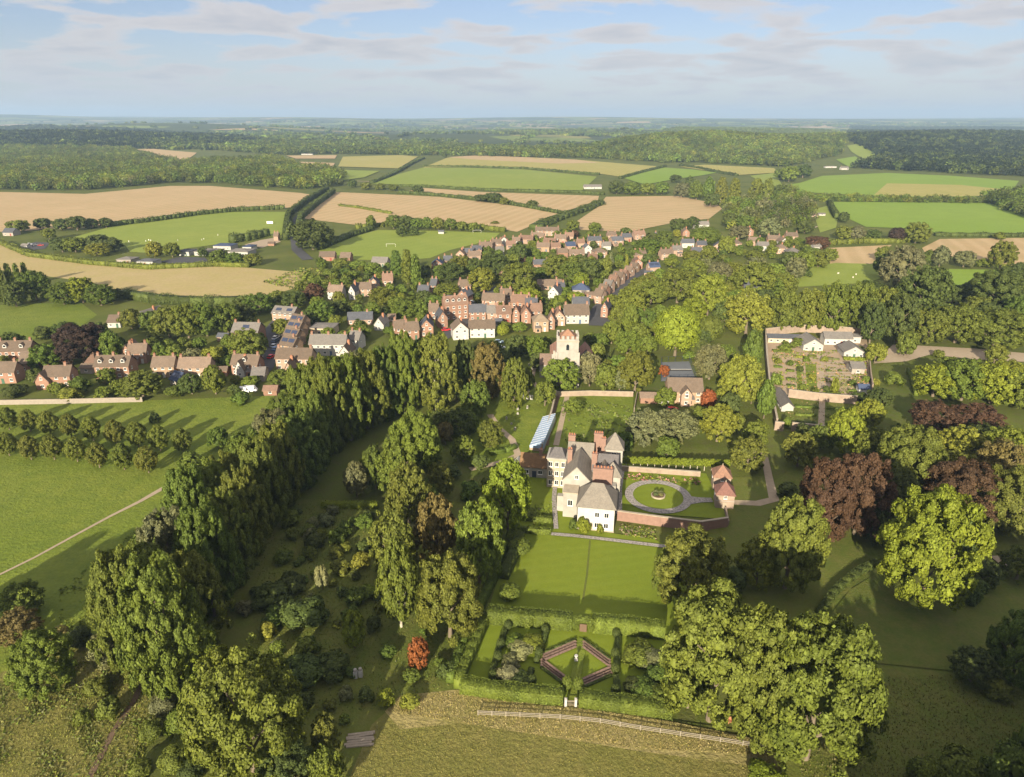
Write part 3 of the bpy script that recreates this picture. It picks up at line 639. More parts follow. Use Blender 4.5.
# ---- tracks, roads
strip('path', 'worn pale path across the meadow', [(179, 477), (168, 486), (140, 502), (110, 517), (75, 536), (35, 558), (-20, 585)], [1.7, 1.7, 1.3, .9, .8, .7, .7], M_GRAVEL)
strip('path', 'narrow trodden path through the brambles', [(148, 672), (135, 700), (112, 735), (90, 778), (70, 820)], 1.0, M_SOIL)
strip('road', 'village street with parked cars', [(281, 318), (274, 330), (269, 348), (264, 368), (250, 386)], [7, 9, 9, 8, 5], M_ASPH)
strip('road', 'main village street', [(440, 340), (458, 328), (473, 310), (482, 299), (502, 287), (530, 278)], [6, 8, 14, 16, 9, 7], M_ASPH)
strip('road', 'street climbing past the terrace', [(600, 326), (598, 316), (600, 308), (612, 295), (628, 280), (650, 268)], [11, 11, 8, 7, 6, 6], M_ASPH)
strip('road', 'country lane between two hedges', [(330, 192), (312, 205), (297, 218), (294, 235), (297, 250), (308, 260)], [6, 6, 7, 7, 8, 8], M_ASPH, off=.3)
strip('road', 'lane through the far green fields', [(400, 183), (372, 182), (350, 181)], 5, M_GRAVEL, off=.5)
sheet('drive', 'pale gravel drive beyond the walled nursery', [(873, 364), (893, 345), (918, 346), (975, 349), (1040, 355), (1040, 363), (977, 360), (930, 355), (905, 362)], M_GRAVEL)
strip('drive', 'gravel drive curving up to the gatehouses', [(733, 503), (758, 504), (774, 500), (770, 484), (764, 455), (755, 425)], [2.4, 2.6, 2.8, 2.2, 2, 1.8], M_GRAVEL)
strip('drive', 'gravel track at the right edge', [(996, 562), (1030, 560), (1080, 566)], 4, M_GRAVEL)
strip('path', 'churchyard path lined with stones', [(470, 470), (505, 462), (518, 455), (512, 440), (498, 428), (490, 415)], 2.2, M_GRAVEL)
strip('path', 'path from the church door', [(541, 352), (535, 366), (532, 380), (540, 392)], 1.6, M_GRAVEL)
strip('path', 'gravel path through the kitchen garden', [(567, 397), (562, 420), (556, 446)], 1.8, M_GRAVEL)
strip('path', 'second gravel path through the kitchen garden', [(558, 396), (551, 420), (546, 446)], 1.6, M_SOIL)
sheet('school_yard', 'tarmac yard in front of the school', [(160, 262), (180, 257), (205, 258), (210, 263), (190, 266)], M_ASPH)
sheet('car_park', 'grey car park left of the school trees', [(22, 246), (36, 242), (50, 243), (45, 249), (34, 250)], M_ASPH)
sheet('yard', 'dirt yard right of the school', [(244, 245), (262, 240), (275, 238), (281, 242), (262, 248)], M_GRAVEL)
sheet('lane', 'pale track behind the far right village', [(800, 232), (815, 228), (830, 222)], M_GRAVEL)

# ---- far woods that read as masses
def wood(label, px, step, w, h, cols, leaves, wts=None):
    X, Y = scatter(wpoly(px), step); woodmass('woodland', label, X, Y, w, h, cols, leaves, wts)
wood('broad mixed wood beyond the left stubble field', [(-40, 190), (85, 191), (170, 183), (210, 183), (300, 190), (328, 188), (345, 178), (330, 172), (296, 168), (280, 160), (205, 163), (180, 165), (164, 161), (130, 151), (60, 149), (-60, 149)], 11.5, 14, 15, ['o', 'g', 'm', 'd', 'y', 's'], 170, [.32, .28, .2, .1, .06, .04])
wood('wood between the far clearing and the fields', [(140, 148), (200, 149), (285, 155), (340, 154), (420, 155.5), (447, 155.5), (600, 159), (640, 158), (640, 146), (420, 143), (250, 143), (150, 143)], 14, 16, 15, ['o', 'g', 'd', 'm'], 60)
wood('wooded hill right of the central fields', [(600, 159), (664, 163), (700, 163), (785, 167), (800, 164), (815, 160), (838, 156), (846, 144), (835, 134), (770, 128), (720, 127), (660, 134), (600, 147)], 14, 17, 16, ['o', 'g', 'd', 'm'], 110)
wood('wood filling the far right, cloud shadow put into its dark colour', [(848, 168), (900, 171), (1040, 178), (1060, 150), (1040, 128), (960, 128), (905, 128), (850, 127), (845, 140), (872, 152), (880, 160), (868, 164)], 15, 16, 16, ['k', 'k', 'd'], 60)  # near-black leaves: the cloud shadow is painted into the tree colour
wood('wooded ridge on the far left, coloured dark as under cloud shadow', [(-60, 149), (100, 150), (230, 147), (262, 142), (215, 136), (140, 131), (60, 128), (-60, 126)], 16, 17, 17, ['k', 'k', 'd'], 60)  # shade of a cloud on the ridge, put into the leaf colour
wood('belt of trees above the village', [(740, 205), (780, 190), (800, 196), (812, 205), (815, 222), (770, 232), (722, 230), (725, 210)], 9, 9.5, 12, ['g', 'o', 'm', 's'], 150)
wood('row of hedgerow trees below the far right field', [(800, 196), (870, 198), (930, 199.5), (990, 201), (988, 204), (930, 203), (850, 202.5), (808, 201)], 7, 7, 6, ['o', 'g', 'd'], 110)
wood('dark copse at the right edge beside the bright field', [(985, 198), (1010, 196), (1050, 192), (1060, 226), (1020, 217), (990, 204)], 9, 12, 13, ['d', 'g'], 130)
# scattered farther woods and hedgerow trees, out to the skyline
def far_scatter():
    n = 26000; u = rng.random(n); Y = 2300 * (9800 / 2300) ** u; X = rng.uniform(-.86, .86, n) * Y
    f = np.sin(X / 260 + 1.7 * np.sin(Y / 610)) + np.sin(Y / 210 + 1.4 * np.sin(X / 430)) + .9 * np.sin((X + Y) / 700)
    line = (np.abs(np.sin(X / 190 + .7 * np.sin(Y / 900))) < .07) | (np.abs(np.sin(Y / 240 + .5 * np.sin(X / 800))) < .06)
    k = (f > .8) | (line & (rng.random(n) < .8)); X, Y = X[k][:9000], Y[k][:9000]
    woodmass('woodland', 'distant woods and hedgerow trees towards the skyline', X, Y, 22 + Y * .0022, 13, ['d', 'g', 'o'], 26, [.5, .3, .2])
far_scatter()

# ---- field hedges
hedge('hedgerow', 'dark hedgerow between the left stubble and the cricket field', [(105, 227), (150, 222), (200, 215), (240, 211), (285, 209)], 5, 4.5, 'd')
hedge('hedgerow', 'left hedge of the country lane', [(328, 190), (306, 203), (289, 216), (287, 228), (286, 240)], 5, 6, 'd')
hedge('hedgerow', 'right hedge of the country lane', [(334, 193), (316, 206), (301, 219), (299, 232)], 5, 6, 'd')
hedge('hedgerow', 'short hedge strip inside the broad stubble field', [(340, 206), (358, 208), (391, 214)], 5, 2.4, 'o')
hedge('hedgerow', 'hedge between the two central stubble fields', [(400, 193), (439, 196), (480, 200), (510, 204), (545, 211), (562, 214)], 6, 3.4, 'd')
hedge('hedgerow', 'thick hedge crossing diagonally to the estate', [(600, 204), (588, 209), (570, 215), (548, 223), (535, 229)], 14, 4, 'd')
hedge('hedgerow', 'hedge along the foot of the long green field', [(400, 186.5), (425, 187), (497, 191), (582, 193), (604, 195)], 5, 3, 'd')
hedge('hedgerow', 'hedge along the head of the long green field', [(423, 167), (462, 167), (525, 169), (599, 175)], 6, 3.5, 'd')
hedge('hedgerow', 'hedge between the yellowish field and the green field', [(372, 183.5), (386, 178), (400, 171), (412, 164), (424, 158.5)], 7, 4, 'd')
hedge('hedgerow', 'hedge below the far green triangle field', [(620, 179), (645, 172), (665, 167)], 7, 4, 'd')
hedge('hedgerow', 'hedge between the green and pale yellow hill fields', [(680, 166), (700, 169), (718, 173), (737, 176)], 7, 4, 'd')
hedge('hedgerow', 'low hedge under the bright right field', [(935, 236), (980, 236.5), (1024, 236.5), (1060, 237)], 6, 3, 'd')
hedge('hedgerow', 'bushy hedge between playing field and stubble', [(356, 229), (390, 226), (430, 226), (480, 229), (505, 232)], 5, 4, 'o')
hedge('hedgerow', 'hedge left of the playing field', [(318, 250), (335, 243), (352, 236), (372, 230)], 6, 4, 'd')
hedge('hedgerow', 'dark tall hedge rank beside the school yard', [(231, 243), (250, 240), (268, 236)], 6, 6.5, 'd')
hedge('hedgerow', 'hedge bounding the pale pasture', [(0, 243), (30, 256), (90, 264), (150, 269), (215, 266), (250, 267)], 5, 3, 'o')
hedge('hedgerow', 'hedge above the beech row paddock', [(830, 245), (862, 243), (895, 243), (925, 241)], 5, 4, 'o')
hedge('hedgerow', 'narrow dark hedge spur beside the bright field', [(829, 203), (832, 212), (836, 219)], 4, 6, 'd')
hedge('hedgerow', 'dense hedge along the near edge of the pale pasture', [(124, 297), (160, 303), (205, 305), (250, 304)], 6, 4.5, 'd')
# ================================================================== HOUSES
HOUSES = []
HC = dict(b=((.29, .17, .12), 'red brick'), p=((.375, .26, .195), 'pinkish brick'), w=((.46, .445, .41), 'white'), c=((.58, .47, .33), 'cream'), g=((.34, .30, .26), 'stone'), t=((.35, .245, .165), 'tan brick'))
RC = dict(b=((.16, .12, .09), 'brown'), r=((.205, .13, .095), 'red'), g=((.18, .165, .15), 'grey'), s=((.095, .10, .115), 'slate'), n=((.06, .08, .14), 'dark-blue'), t=((.26, .20, .14), 'thatch'), o=((.19, .14, .105), 'orange'))
PARTS = {}
M_PORCHROOF = plain('porch_slates', (.13, .115, .105), .85, .3)
def win_mesh(w, h):
    k = ('win', w, h)
    if k not in PARTS:
        b = MB(); f = .09
        b.box(-w / 2, w / 2, -.07, .0, -h / 2, -h / 2 + f); b.box(-w / 2, w / 2, -.07, 0, h / 2 - f, h / 2); b.box(-w / 2, -w / 2 + f, -.068, 0, -h / 2 + f, h / 2 - f); b.box(w / 2 - f, w / 2, -.068, 0, -h / 2 + f, h / 2 - f); b.box(-.03, .03, -.06, 0, -h / 2 + f, h / 2 - f)
        b.box(-w / 2 + f, w / 2 - f, -.03, -.01, -h / 2 + f, h / 2 - f, 1); b.box(-w / 2 - .08, w / 2 + .08, -.14, .0, -h / 2 - .09, -h / 2 - .003)
        PARTS[k] = b.mesh('window'); PARTS[k].materials.append(M_WFRAME); PARTS[k].materials.append(M_GLASS)
    return PARTS[k]
def cached(k, fn, *mats):
    if k not in PARTS:
        b = MB(); fn(b); PARTS[k] = b.mesh(str(k[0])); [PARTS[k].materials.append(m) for m in mats]
    return PARTS[k]
def chim(b): b.box(-.45, .45, -.35, .35, 0, 1.75); b.box(-.52, .52, -.42, .42, 1.75, 1.93); b.cyl((-.2, 0, 1.93), (-.2, 0, 2.35), .13, .11, 8, 1); b.cyl((.2, 0, 1.93), (.2, 0, 2.35), .13, .11, 8, 1)
def dorm(b): b.gablewall(-.75, .75, -1.0, 1.2, -.3, .9, 1.5, 1, 0); b.gableroof(-.75, .75, -1.0, 1.2, .9, 1.5, .12, .15, 1, 1); b.box(-.5, .5, -1.04, -1.003, .05, .85, 2)
def doorm(b): b.box(-.5, .5, -.06, 0, 0, 2.05)
def solarm(b): b.box(-1.5, 1.5, -.9, .9, 0, .08)
def house(x, yb, wpx, kind='cottage', wall='b', roof='b', where='in the village', rot=None, dorms=0, depth_m=None, eave=None, rise=None, chims=None, solar=0, desc=None, wins=True, zoff=0, name=None, cat='house', L=None):
    p = G(x, yb); Zd = depth(p); w = max(3, L or wpx * Zd / F * (.82 if Zd > 430 else .88 if Zd > 330 else 1)); d, e, r, nch = dict(cottage=(6.6, 4.7, 3.1, 2), terrace=(7.4, 5.2, 3.3, 3), bungalow=(8.5, 2.7, 2.7, 1), hip=(8, 5, 3, 1), gable=(8.5, 4.9, 3.3, 1), barn=(9, 3.6, 3.6, 0), shed=(4.2, 2.3, 1.2, 0), tall=(8.5, 8.2, 3.3, 2), flat=(9, 3.6, .7, 0))[kind]
    d = depth_m or d; e = eave or e; r = rise or r; e, r = (e * .84, r * .84) if Zd > 430 and not eave else (e, r); nch = nch if chims is None else chims
    w = round(w / 1.2) * 1.2; rot = R(rot) if rot is not None else rng.normal() * R(7); ax = 1 if kind == 'gable' else 0
    if kind == 'gable' and depth_m is None: w = min(w, 9)
    nm = name or ('bungalow' if kind == 'bungalow' else 'barn' if kind == 'barn' else 'shed' if kind == 'shed' else 'house')
    p = p + Vector((0, .4, 0)); root = empty(nm, p, rot)
    wc = tuple(np.array(HC[wall][0]) * rng.uniform(.9, 1.1)); rc = tuple(np.array(RC[roof][0]) * rng.uniform(.82, 1.18))
    hip = kind == 'hip' or kind == 'flat'
    if hip:
        wm = cached(('wallh', w, d, e), lambda b: b.box(-w / 2, w / 2, 0, d, -.4, e), M_WALL)
        rm = cached(('roofh', w, d, e, r), lambda b: (b.box(-w / 2 - .4, w / 2 + .4, -.4, d + .4, e + .01, e + .2), b.pyramid(-w / 2 - .38, w / 2 + .38, -.38, d + .38, e + .203, e + r + .2, 0, max(.4, w - d), 0)), M_ROOF)
    else:
        wm = cached(('wall', w, d, e, r, ax), lambda b: b.gablewall(-w / 2, w / 2, 0, d, -.4, e, e + r, ax), M_WALL)
        rm = cached(('roof', w, d, e, r, ax), lambda b: b.gableroof(-w / 2, w / 2, 0, d, e, e + r, .2, .35, ax), M_ROOF)
    link('wall', wm, M_WALL, root, None, wc); ro = link('roof', rm, M_ROOF, root, None, rc)
    far = Zd > 470
    if kind in ('cottage', 'terrace', 'tall', 'hip') and w > 6 and rng.random() < .45:      # lean-to or porch on the front
        ew, ed = (2.6, 1.6) if rng.random() < .5 else (3.6, 2.4); tx = rng.uniform(-w / 2 + ew / 2 + .3, w / 2 - ew / 2 - .3)
        def ext(b, ew=ew, ed=ed):
            b.box(-ew / 2, ew / 2, -ed, -.003, -.3, 2.2); b.add([(-ew / 2 - .15, -ed - .2, 2.2), (ew / 2 + .15, -ed - .2, 2.2), (ew / 2 + .15, -.004, 3.05), (-ew / 2 - .15, -.004, 3.05), (-ew / 2 - .15, -ed - .2, 2.32), (ew / 2 + .15, -ed - .2, 2.32), (ew / 2 + .15, -.004, 3.2), (-ew / 2 - .15, -.004, 3.2)], [(0, 1, 2, 3), (4, 5, 6, 7), (0, 1, 5, 4), (1, 2, 6, 5), (2, 3, 7, 6), (3, 0, 4, 7)], 1)
            b.box(-.5, .5, -ed - .05, -ed - .003, .5, 1.7, 2)
        link('porch', cached(('porch', ew), ext, M_WALL, M_PORCHROOF, M_GLASS), M_WALL, root, (tx, 0, 0), wc)
    if nch and kind != 'gable' and not hip:
        for i in range(min(nch, 4)):
            t = -w / 2 + .6 + (w - 1.2) * (i / max(1, nch - 1) if nch > 1 else .82); o = link('chimney', cached(('chimney',), chim, M_WALL, M_POT), M_WALL, ro, (t, d / 2, e + r - .75), tuple(np.array((.28, .17, .125)) * rng.uniform(.85, 1.15)))
    elif nch:
        link('chimney', cached(('chimney',), chim, M_WALL, M_POT), M_WALL, ro, (w * .12, d * .62, e + r - .95 + (0 if hip else 0)), (.42, .2, .12))
    for i in range(dorms):
        o = link('dormer', cached(('dormer',), dorm, M_WHITE, M_ROOF, M_GLASS), M_WHITE, ro, ((i + .5) / dorms * w - w / 2, d * .24, e + r * .42), rc)
    for i in range(solar):
        k = r / (d / 2); a = math.atan(k); o = link('solar_panel', cached(('solar',), solarm, M_SOLAR), M_SOLAR, ro, ((i + .5) / solar * w - w / 2, d * .26, e + r * .52 + .27)); o.rotation_euler = (a, 0, 0); o.scale = (min(1, w / solar / 3.3), 1, 1)
    if wins and not far or (wins and w > 5):
        nfl = 1 if e < 4 else 2 if e < 7 else 3; n = max(1, min(6, int(w / (2.6 if not far else 3.6))))
        fx = 1.0 if far else .95
        for fl in range(nfl):
            for i in range(n):
                t = (i + .5) / n * w - w / 2
                if fl == 0 and i == n // 2 and n > 1:
                    link('door', cached(('door',), doorm, M_DOOR), M_DOOR, root, (t, -.004, .02), [(.5, .5, .48), (.08, .12, .2), (.25, .05, .04), (.06, .12, .08)][int(rng.integers(0, 4))]); continue
                link('window', win_mesh(1.15, 1.2), M_WFRAME, root, (t, -.004, 1.45 + fl * 2.55))
        if ax == 1 and not far: link('window', win_mesh(.9, 1.0), M_WFRAME, root, (0, -.004, e + r * .3))
        if not far and ax == 0 and not hip and d > 6:      # windows in the gable ends
            for s in (-1, 1):
                o = link('window', win_mesh(.9, 1.1), M_WFRAME, root, (s * (w / 2 + .004), d * .35, min(e, 4) - .2)); o.rotation_euler = (0, 0, s * R(90))
    c, s = math.cos(rot), math.sin(rot); HOUSES.append((p.x - s * d / 2, p.y + c * d / 2, c, s, w + .8, d + .8))
    zone(root, desc or f'{RC[roof][1]}-roofed {HC[wall][1]} {nm}', where, cat, 'village houses' if cat == 'house' else None); return root
def HS(where, rows):
    for r in rows:
        kw = r[6] if len(r) > 6 else {}; house(r[0], r[1], r[2], r[3], r[4], r[5], where, **kw)
HS('among the left edge cottages', [(15, 363, 30, 'terrace', 'b', 'b', dict(dorms=2, rot=4)), (3, 384, 24, 'cottage', 'b', 'b', dict(rot=5)), (58, 388, 26, 'cottage', 'b', 'b', dict(rot=6, chims=1)), (43, 390, 12, 'gable', 'b', 'b', dict(rot=4, eave=3.4)), (28, 372, 14, 'barn', 'b', 'b'), (86, 374, 12, 'shed', 'g', 'b')])
HS('behind the long wall', [(113, 379, 32, 'terrace', 'b', 'b', dict(dorms=3, rot=2)), (138, 364, 18, 'cottage', 'b', 'b', dict(rot=8)), (128, 362, 12, 'gable', 'b', 'b', dict(eave=4)), (91, 369, 10, 'hip', 'b', 'r', dict(eave=2.6, chims=0)), (164, 378, 22, 'cottage', 't', 'b', dict(rot=4)), (174, 386, 14, 'shed', 'g', 'n', dict(solar=3, depth_m=6, rise=2.4, rot=-30, desc='glazed lean-to with dark blue roof')), (195, 379, 30, 'cottage', 'p', 'o', dict(rot=3, chims=2)), (219, 377, 16, 'shed', 'b', 'b'), (148, 383, 12, 'shed', 't', 'g')])
HS('near the foot of the car street', [(246, 345, 26, 'tall', 'b', 'g', dict(rot=-4, eave=6, solar=1)), (245, 376, 26, 'cottage', 'b', 'b', dict(rot=-6, dorms=1)), (240, 378, 9, 'gable', 'w', 'b', dict(eave=3.6)), (222, 342, 10, 'shed', 'p', 's'), (258, 382, 13, 'barn', 'g', 'g', dict(eave=2.4, rise=2)), (283, 322, 26, 'bungalow', 'p', 'g', dict(eave=4.2, rot=-14, solar=2)), (294, 371, 34, 'terrace', 'p', 'b', dict(rot=-2, chims=2)), (289, 378, 9, 'gable', 'p', 'b', dict(eave=3)), (270, 396, 12, 'shed', 'b', 'r', dict(desc='low red brick shed with red roof', eave=2)), (322, 336, 22, 'flat', 'c', 'g', dict(rot=-3, desc='long glazed workshop with pale roof', rise=.5)), (328, 356, 36, 'terrace', 'w', 'g', dict(rot=-1, chims=3)), (345, 362, 12, 'gable', 'w', 'b', dict(eave=3.6)), (354, 350, 10, 'cottage', 'w', 'g')])
for i, (x, y) in enumerate(((287, 356), (290, 347), (293, 339), (296, 332))): house(x, y, 16, 'cottage', 't', 'b', 'stepping up beside the parked cars', rot=-24, solar=2, chims=1, desc='tan terraced house with solar panels')
HS('beyond the gardens of the car street', [(335, 300, 16, 'cottage', 'w', 'o', dict(chims=2)), (352, 300, 8, 'gable', 'w', 's'), (363, 297, 20, 'cottage', 'p', 'b'), (374, 292, 12, 'gable', 'p', 's'), (388, 289, 12, 'terrace', 'p', 'r', dict(rot=8)), (360, 325, 28, 'bungalow', 'p', 's', dict(rot=6)), (379, 331, 11, 'gable', 'w', 'g', dict(eave=3)), (379, 267, 20, 'barn', 'g', 'g', dict(desc='grey barn with long open front')), (345, 262, 12, 'barn', 'b', 'b'), (325, 256, 8, 'shed', 'b', 'b'), (392, 322, 9, 'shed', 't', 'b')])
HS('around the old inn', [(423, 300, 13, 'cottage', 'p', 's'), (433, 293, 8, 'cottage', 'b', 's'), (450, 306, 16, 'flat', 'w', 'g', dict(desc='white flat-roofed hall')), (462, 305, 12, 'gable', 'b', 's'), (466, 294, 12, 'cottage', 'p', 'b', dict(rot=20)), (443, 328, 11, 'gable', 'b', 's'), (427, 337, 14, 'gable', 'b', 's'), (413, 340, 14, 'cottage', 'b', 'b', dict(rot=16)), (402, 338, 12, 'cottage', 'b', 'b', dict(rot=20)), (434, 320, 10, 'cottage', 'b', 'b')])
house(457, 320, 28, 'tall', 'b', 'r', 'on the main street', rot=16, dorms=4, chims=3, desc='long three-storey brick inn with white dormers')
house(461, 340, 15, 'gable', 'w', 'b', 'facing the poplars', rot=12, desc='white gabled pub with brown roof')
house(482, 338, 26, 'cottage', 'w', 'b', 'joined to the gabled pub', rot=2, desc='long low white wing with brown roof', chims=2)
HS('along the main street', [(493, 309, 26, 'cottage', 'p', 'b', dict(rot=-8, chims=2)), (478, 321, 20, 'cottage', 'b', 's', dict(rot=6)), (492, 322, 12, 'cottage', 'p', 'g'), (504, 324, 16, 'terrace', 'b', 'r', dict(dorms=1)), (516, 323, 9, 'gable', 'b', 'r'), (526, 324, 10, 'gable', 'b', 'r'), (536, 320, 14, 'cottage', 'b', 'r'), (520, 312, 20, 'terrace', 'b', 'r'), (531, 314, 14, 'cottage', 'b', 's'), (541, 332, 16, 'hip', 't', 't', dict(desc='tan cottage with thatch-like roof', chims=0)), (551, 330, 9, 'gable', 'b', 'o'), (513, 297, 11, 'gable', 'b', 'n'), (559, 326, 15, 'gable', 'p', 'r', dict(eave=4.2)), (506, 304, 12, 'cottage', 'p', 'o'), (497, 327, 10, 'shed', 'g', 's')])
house(577, 324, 28, 'cottage', 'w', 'b', 'behind the church', rot=3, rise=4.2, depth_m=9, chims=2, desc='broad white house with big brown roof')
house(581, 313, 17, 'cottage', 'w', 's', 'at the foot of the climbing street', rot=2, desc='white house with dark slate roof')
house(604, 318, 8, 'gable', 'b', 's', 'on the corner of the climbing street', rot=-20, desc='small brick gable house')
HS('north of the church', [(541, 270, 18, 'cottage', 'b', 's', dict(rot=6)), (503, 281, 9, 'gable', 'b', 'r'), (550, 290, 28, 'bungalow', 'p', 'b', dict(rot=3)), (553, 301, 11, 'gable', 'w', 's', dict(rot=-20)), (561, 297, 10, 'cottage', 'w', 's'), (581, 296, 18, 'hip', 'g', 'n', dict(desc='stone house with shiny dark blue roof', eave=3.4)), (590, 299, 10, 'shed', 'b', 'o'), (522, 262, 8, 'gable', 'b', 'r')])
for i, (x, y) in enumerate(((597, 304), (601, 299), (606, 294), (611, 289), (616, 285), (621, 281), (627, 277), (632, 273))): house(x, y, (11, 9, 10, 8)[i % 4], 'cottage', 'pbpt'[i % 4], 'bbgrbrob'[i], 'climbing the street above the church', rot=-34, chims=1, desc='terraced brick house')
HS('in the estate beside the playing field', [(437, 270, 12, 'gable', 'b', 'n'), (448, 266, 10, 'cottage', 'p', 's'), (460, 260, 11, 'gable', 'p', 'o'), (468, 258, 11, 'cottage', 'p', 's', dict(rot=14)), (477, 255, 12, 'cottage', 'p', 's', dict(rot=14)), (486, 252, 15, 'terrace', 'p', 'o', dict(rot=10)), (497, 249, 12, 'terrace', 'p', 'o'), (504, 246, 10, 'gable', 'w', 'r'), (511, 250, 12, 'cottage', 'p', 'r'), (500, 256, 10, 'cottage', 'w', 'g'), (516, 246, 9, 'cottage', 'w', 'o'), (475, 261, 14, 'cottage', 'p', 'o', dict(rot=12))])
HS('in the estate under the stubble fields', [(547, 236, 28, 'terrace', 'p', 'o', dict(rot=-4)), (526, 244, 16, 'cottage', 'p', 'r', dict(rot=-10)), (537, 241, 16, 'cottage', 'p', 'o', dict(rot=-10)), (549, 247, 14, 'cottage', 'p', 'r', dict(rot=-14)), (560, 244, 14, 'terrace', 'p', 'o', dict(rot=-8)), (569, 241, 10, 'cottage', 'p', 'r'), (543, 252, 16, 'cottage', 't', 'o', dict(rot=-6)), (556, 252, 12, 'cottage', 'p', 'r'), (571, 251, 12, 'cottage', 'p', 'n'), (581, 248, 10, 'cottage', 'p', 'r'), (595, 246, 16, 'terrace', 'p', 's', dict(rot=6)), (588, 254, 10, 'gable', 'w', 's'), (601, 258, 16, 'hip', 'p', 'b'), (607, 251, 10, 'cottage', 'w', 'g'), (618, 246, 14, 'terrace', 'p', 's', dict(rot=16)), (627, 242, 12, 'cottage', 'p', 's', dict(rot=16)), (577, 260, 18, 'terrace', 'p', 'o', dict(rot=2)), (563, 258, 12, 'cottage', 'b', 'o'), (593, 264, 10, 'cottage', 'p', 'r'), (640, 240, 14, 'terrace', 'p', 'r', dict(rot=12)), (612, 240, 10, 'cottage', 'p', 'o')])
HS('on the far right terraces', [(641, 261, 14, 'terrace', 'p', 'o', dict(rot=12)), (638, 269, 10, 'gable', 'b', 'r'), (655, 273, 14, 'cottage', 'p', 'n', dict(solar=2, rot=14)), (667, 260, 14, 'terrace', 'p', 'o', dict(rot=10)), (678, 256, 12, 'terrace', 'p', 'g', dict(rot=10)), (688, 248, 15, 'cottage', 'w', 's'), (702, 250, 12, 'cottage', 'p', 's'), (718, 252, 12, 'gable', 'p', 's'), (686, 237, 9, 'gable', 'b', 'o'), (702, 229, 17, 'cottage', 'w', 'g'), (738, 249, 10, 'hip', 'p', 'b'), (729, 222, 8, 'gable', 'b', 'r'), (660, 241, 12, 'cottage', 'b', 's'), (648, 276, 10, 'shed', 'p', 's'), (697, 257, 12, 'cottage', 'p', 's')])
HS('in the far right hamlet', [(755, 246, 14, 'cottage', 'p', 'b'), (763, 251, 13, 'cottage', 'w', 'g'), (774, 244, 15, 'cottage', 'p', 'b'), (792, 241, 14, 'cottage', 'p', 'b'), (782, 254, 14, 'hip', 'p', 'b'), (794, 258, 16, 'hip', 'g', 'g'), (817, 252, 10, 'cottage', 'w', 'g'), (750, 236, 9, 'gable', 'b', 'r'), (784, 247, 10, 'gable', 'w', 'b'), (814, 217, 10, 'shed', 'p', 'b'), (822, 216, 8, 'shed', 'w', 'g')])
house(653, 325, 18, 'bungalow', 'p', 'b', 'in the clearing left of the domed tree', rot=4, chims=2, desc='small lodge with brown roof')
house(752, 302, 20, 'tall', 'b', 's', 'rising among the trees above the nursery', rot=-8, chims=2, eave=7.5, desc='tall brick house with grey roof')
house(685, 404, 33, 'cottage', 't', 'b', 'below the tennis court', rot=-3, depth_m=8, rise=3.6, chims=0, desc='tan brick cottage with small porch gable')
house(686, 407, 8, 'gable', 'p', 'b', 'on the front of the tennis court cottage', rot=-3, depth_m=3, eave=4.6, rise=2.2, chims=0, desc='pinkish porch gable', L=3.6)
house(649, 404, 16, 'shed', 'b', 'o', 'left of the tennis court cottage', rot=-3, desc='low red outbuilding', wins=False)
house(664, 404, 10, 'shed', 'w', 'n', 'next to the low red outbuilding', rot=-3, desc='small shed under a bright blue cover', wins=False)
# school and farther buildings
for (x, y, wpx, wall, roof, dsc, dpt) in ((205, 256, 28, 'w', 'g', 'long low school block with pale roof', 14), (183, 256, 16, 'w', 's', 'grey-roofed school classroom block', 12), (222, 250, 22, 'w', 'n', 'blue-roofed school hall', 12), (238, 256, 26, 'w', 'g', 'wide white school block', 14), (124, 264, 18, 'g', 'g', 'grey flat-roofed school annexe', 10), (145, 266, 20, 'w', 's', 'dark-roofed school annexe', 10), (247, 251, 12, 'w', 'n', 'small blue-roofed school wing', 10)):
    house(x, y, wpx, 'flat', wall, roof, 'beside the cricket field', rot=-6, depth_m=dpt, rise=1.4, desc=dsc, name='school_building', cat='school')
for (x, y, wpx, kind, wall, roof, dsc, where) in ((593, 189, 22, 'barn', 'w', 'g', 'white-roofed farm sheds', 'at the end of the long green field'), (307, 155, 14, 'flat', 'w', 'g', 'long white house', 'in front of the far wood'), (831, 168, 14, 'flat', 'w', 'g', 'low white farm building', 'below the wooded hill'), (845, 170, 10, 'cottage', 'w', 'g', 'pale farm house', 'below the wooded hill'), (868, 168, 10, 'cottage', 'p', 'b', 'pinkish farm house', 'beside the far right wood'), (944, 160, 7, 'cottage', 'w', 'g', 'pale house', 'inside the dark right wood'), (314, 172, 8, 'cottage', 'w', 'g', 'pale cottage', 'by the narrow far field'), (24, 248, 10, 'shed', 'w', 'g', 'white clubhouse', 'by the grey car park'), (8, 236, 14, 'barn', 's' if 0 else 'g', 's', 'dark barn', 'left of the cricket field'), (276, 241, 6, 'cottage', 'p', 'o', 'small orange-roofed house', 'right of the school yard'), (271, 246, 8, 'shed', 'b', 'b', 'brown shed', 'right of the school yard'), (327, 261, 18, 'barn', 'b', 'b', 'low brown barn', 'under the playing field'), (441, 234, 6, 'shed', 'w', 's', 'white pavilion', 'along the playing field hedge'), (813, 205, 8, 'shed', 'p', 'b', 'small farm shed', 'in the hedge of the far right field')):
    house(x, y, wpx, kind, wall, roof, where, desc=dsc, name='farm_building', cat='building', wins=wpx > 12)
bung = house(114, 328, 15, 'bungalow', 'w', 'b', 'in the garden below the small green meadow', rot=6, desc='white bungalow with brown roof')
house(143, 328, 14, 'gable', 'w', 'g', 'right of the white bungalow', rot=-20, depth_m=12, desc='white gabled house with grey roof')
house(154, 322, 9, 'shed', 'b', 'n', 'behind the white gabled house', solar=2, rise=2.4, depth_m=5, desc='brick outbuilding with solar panels')

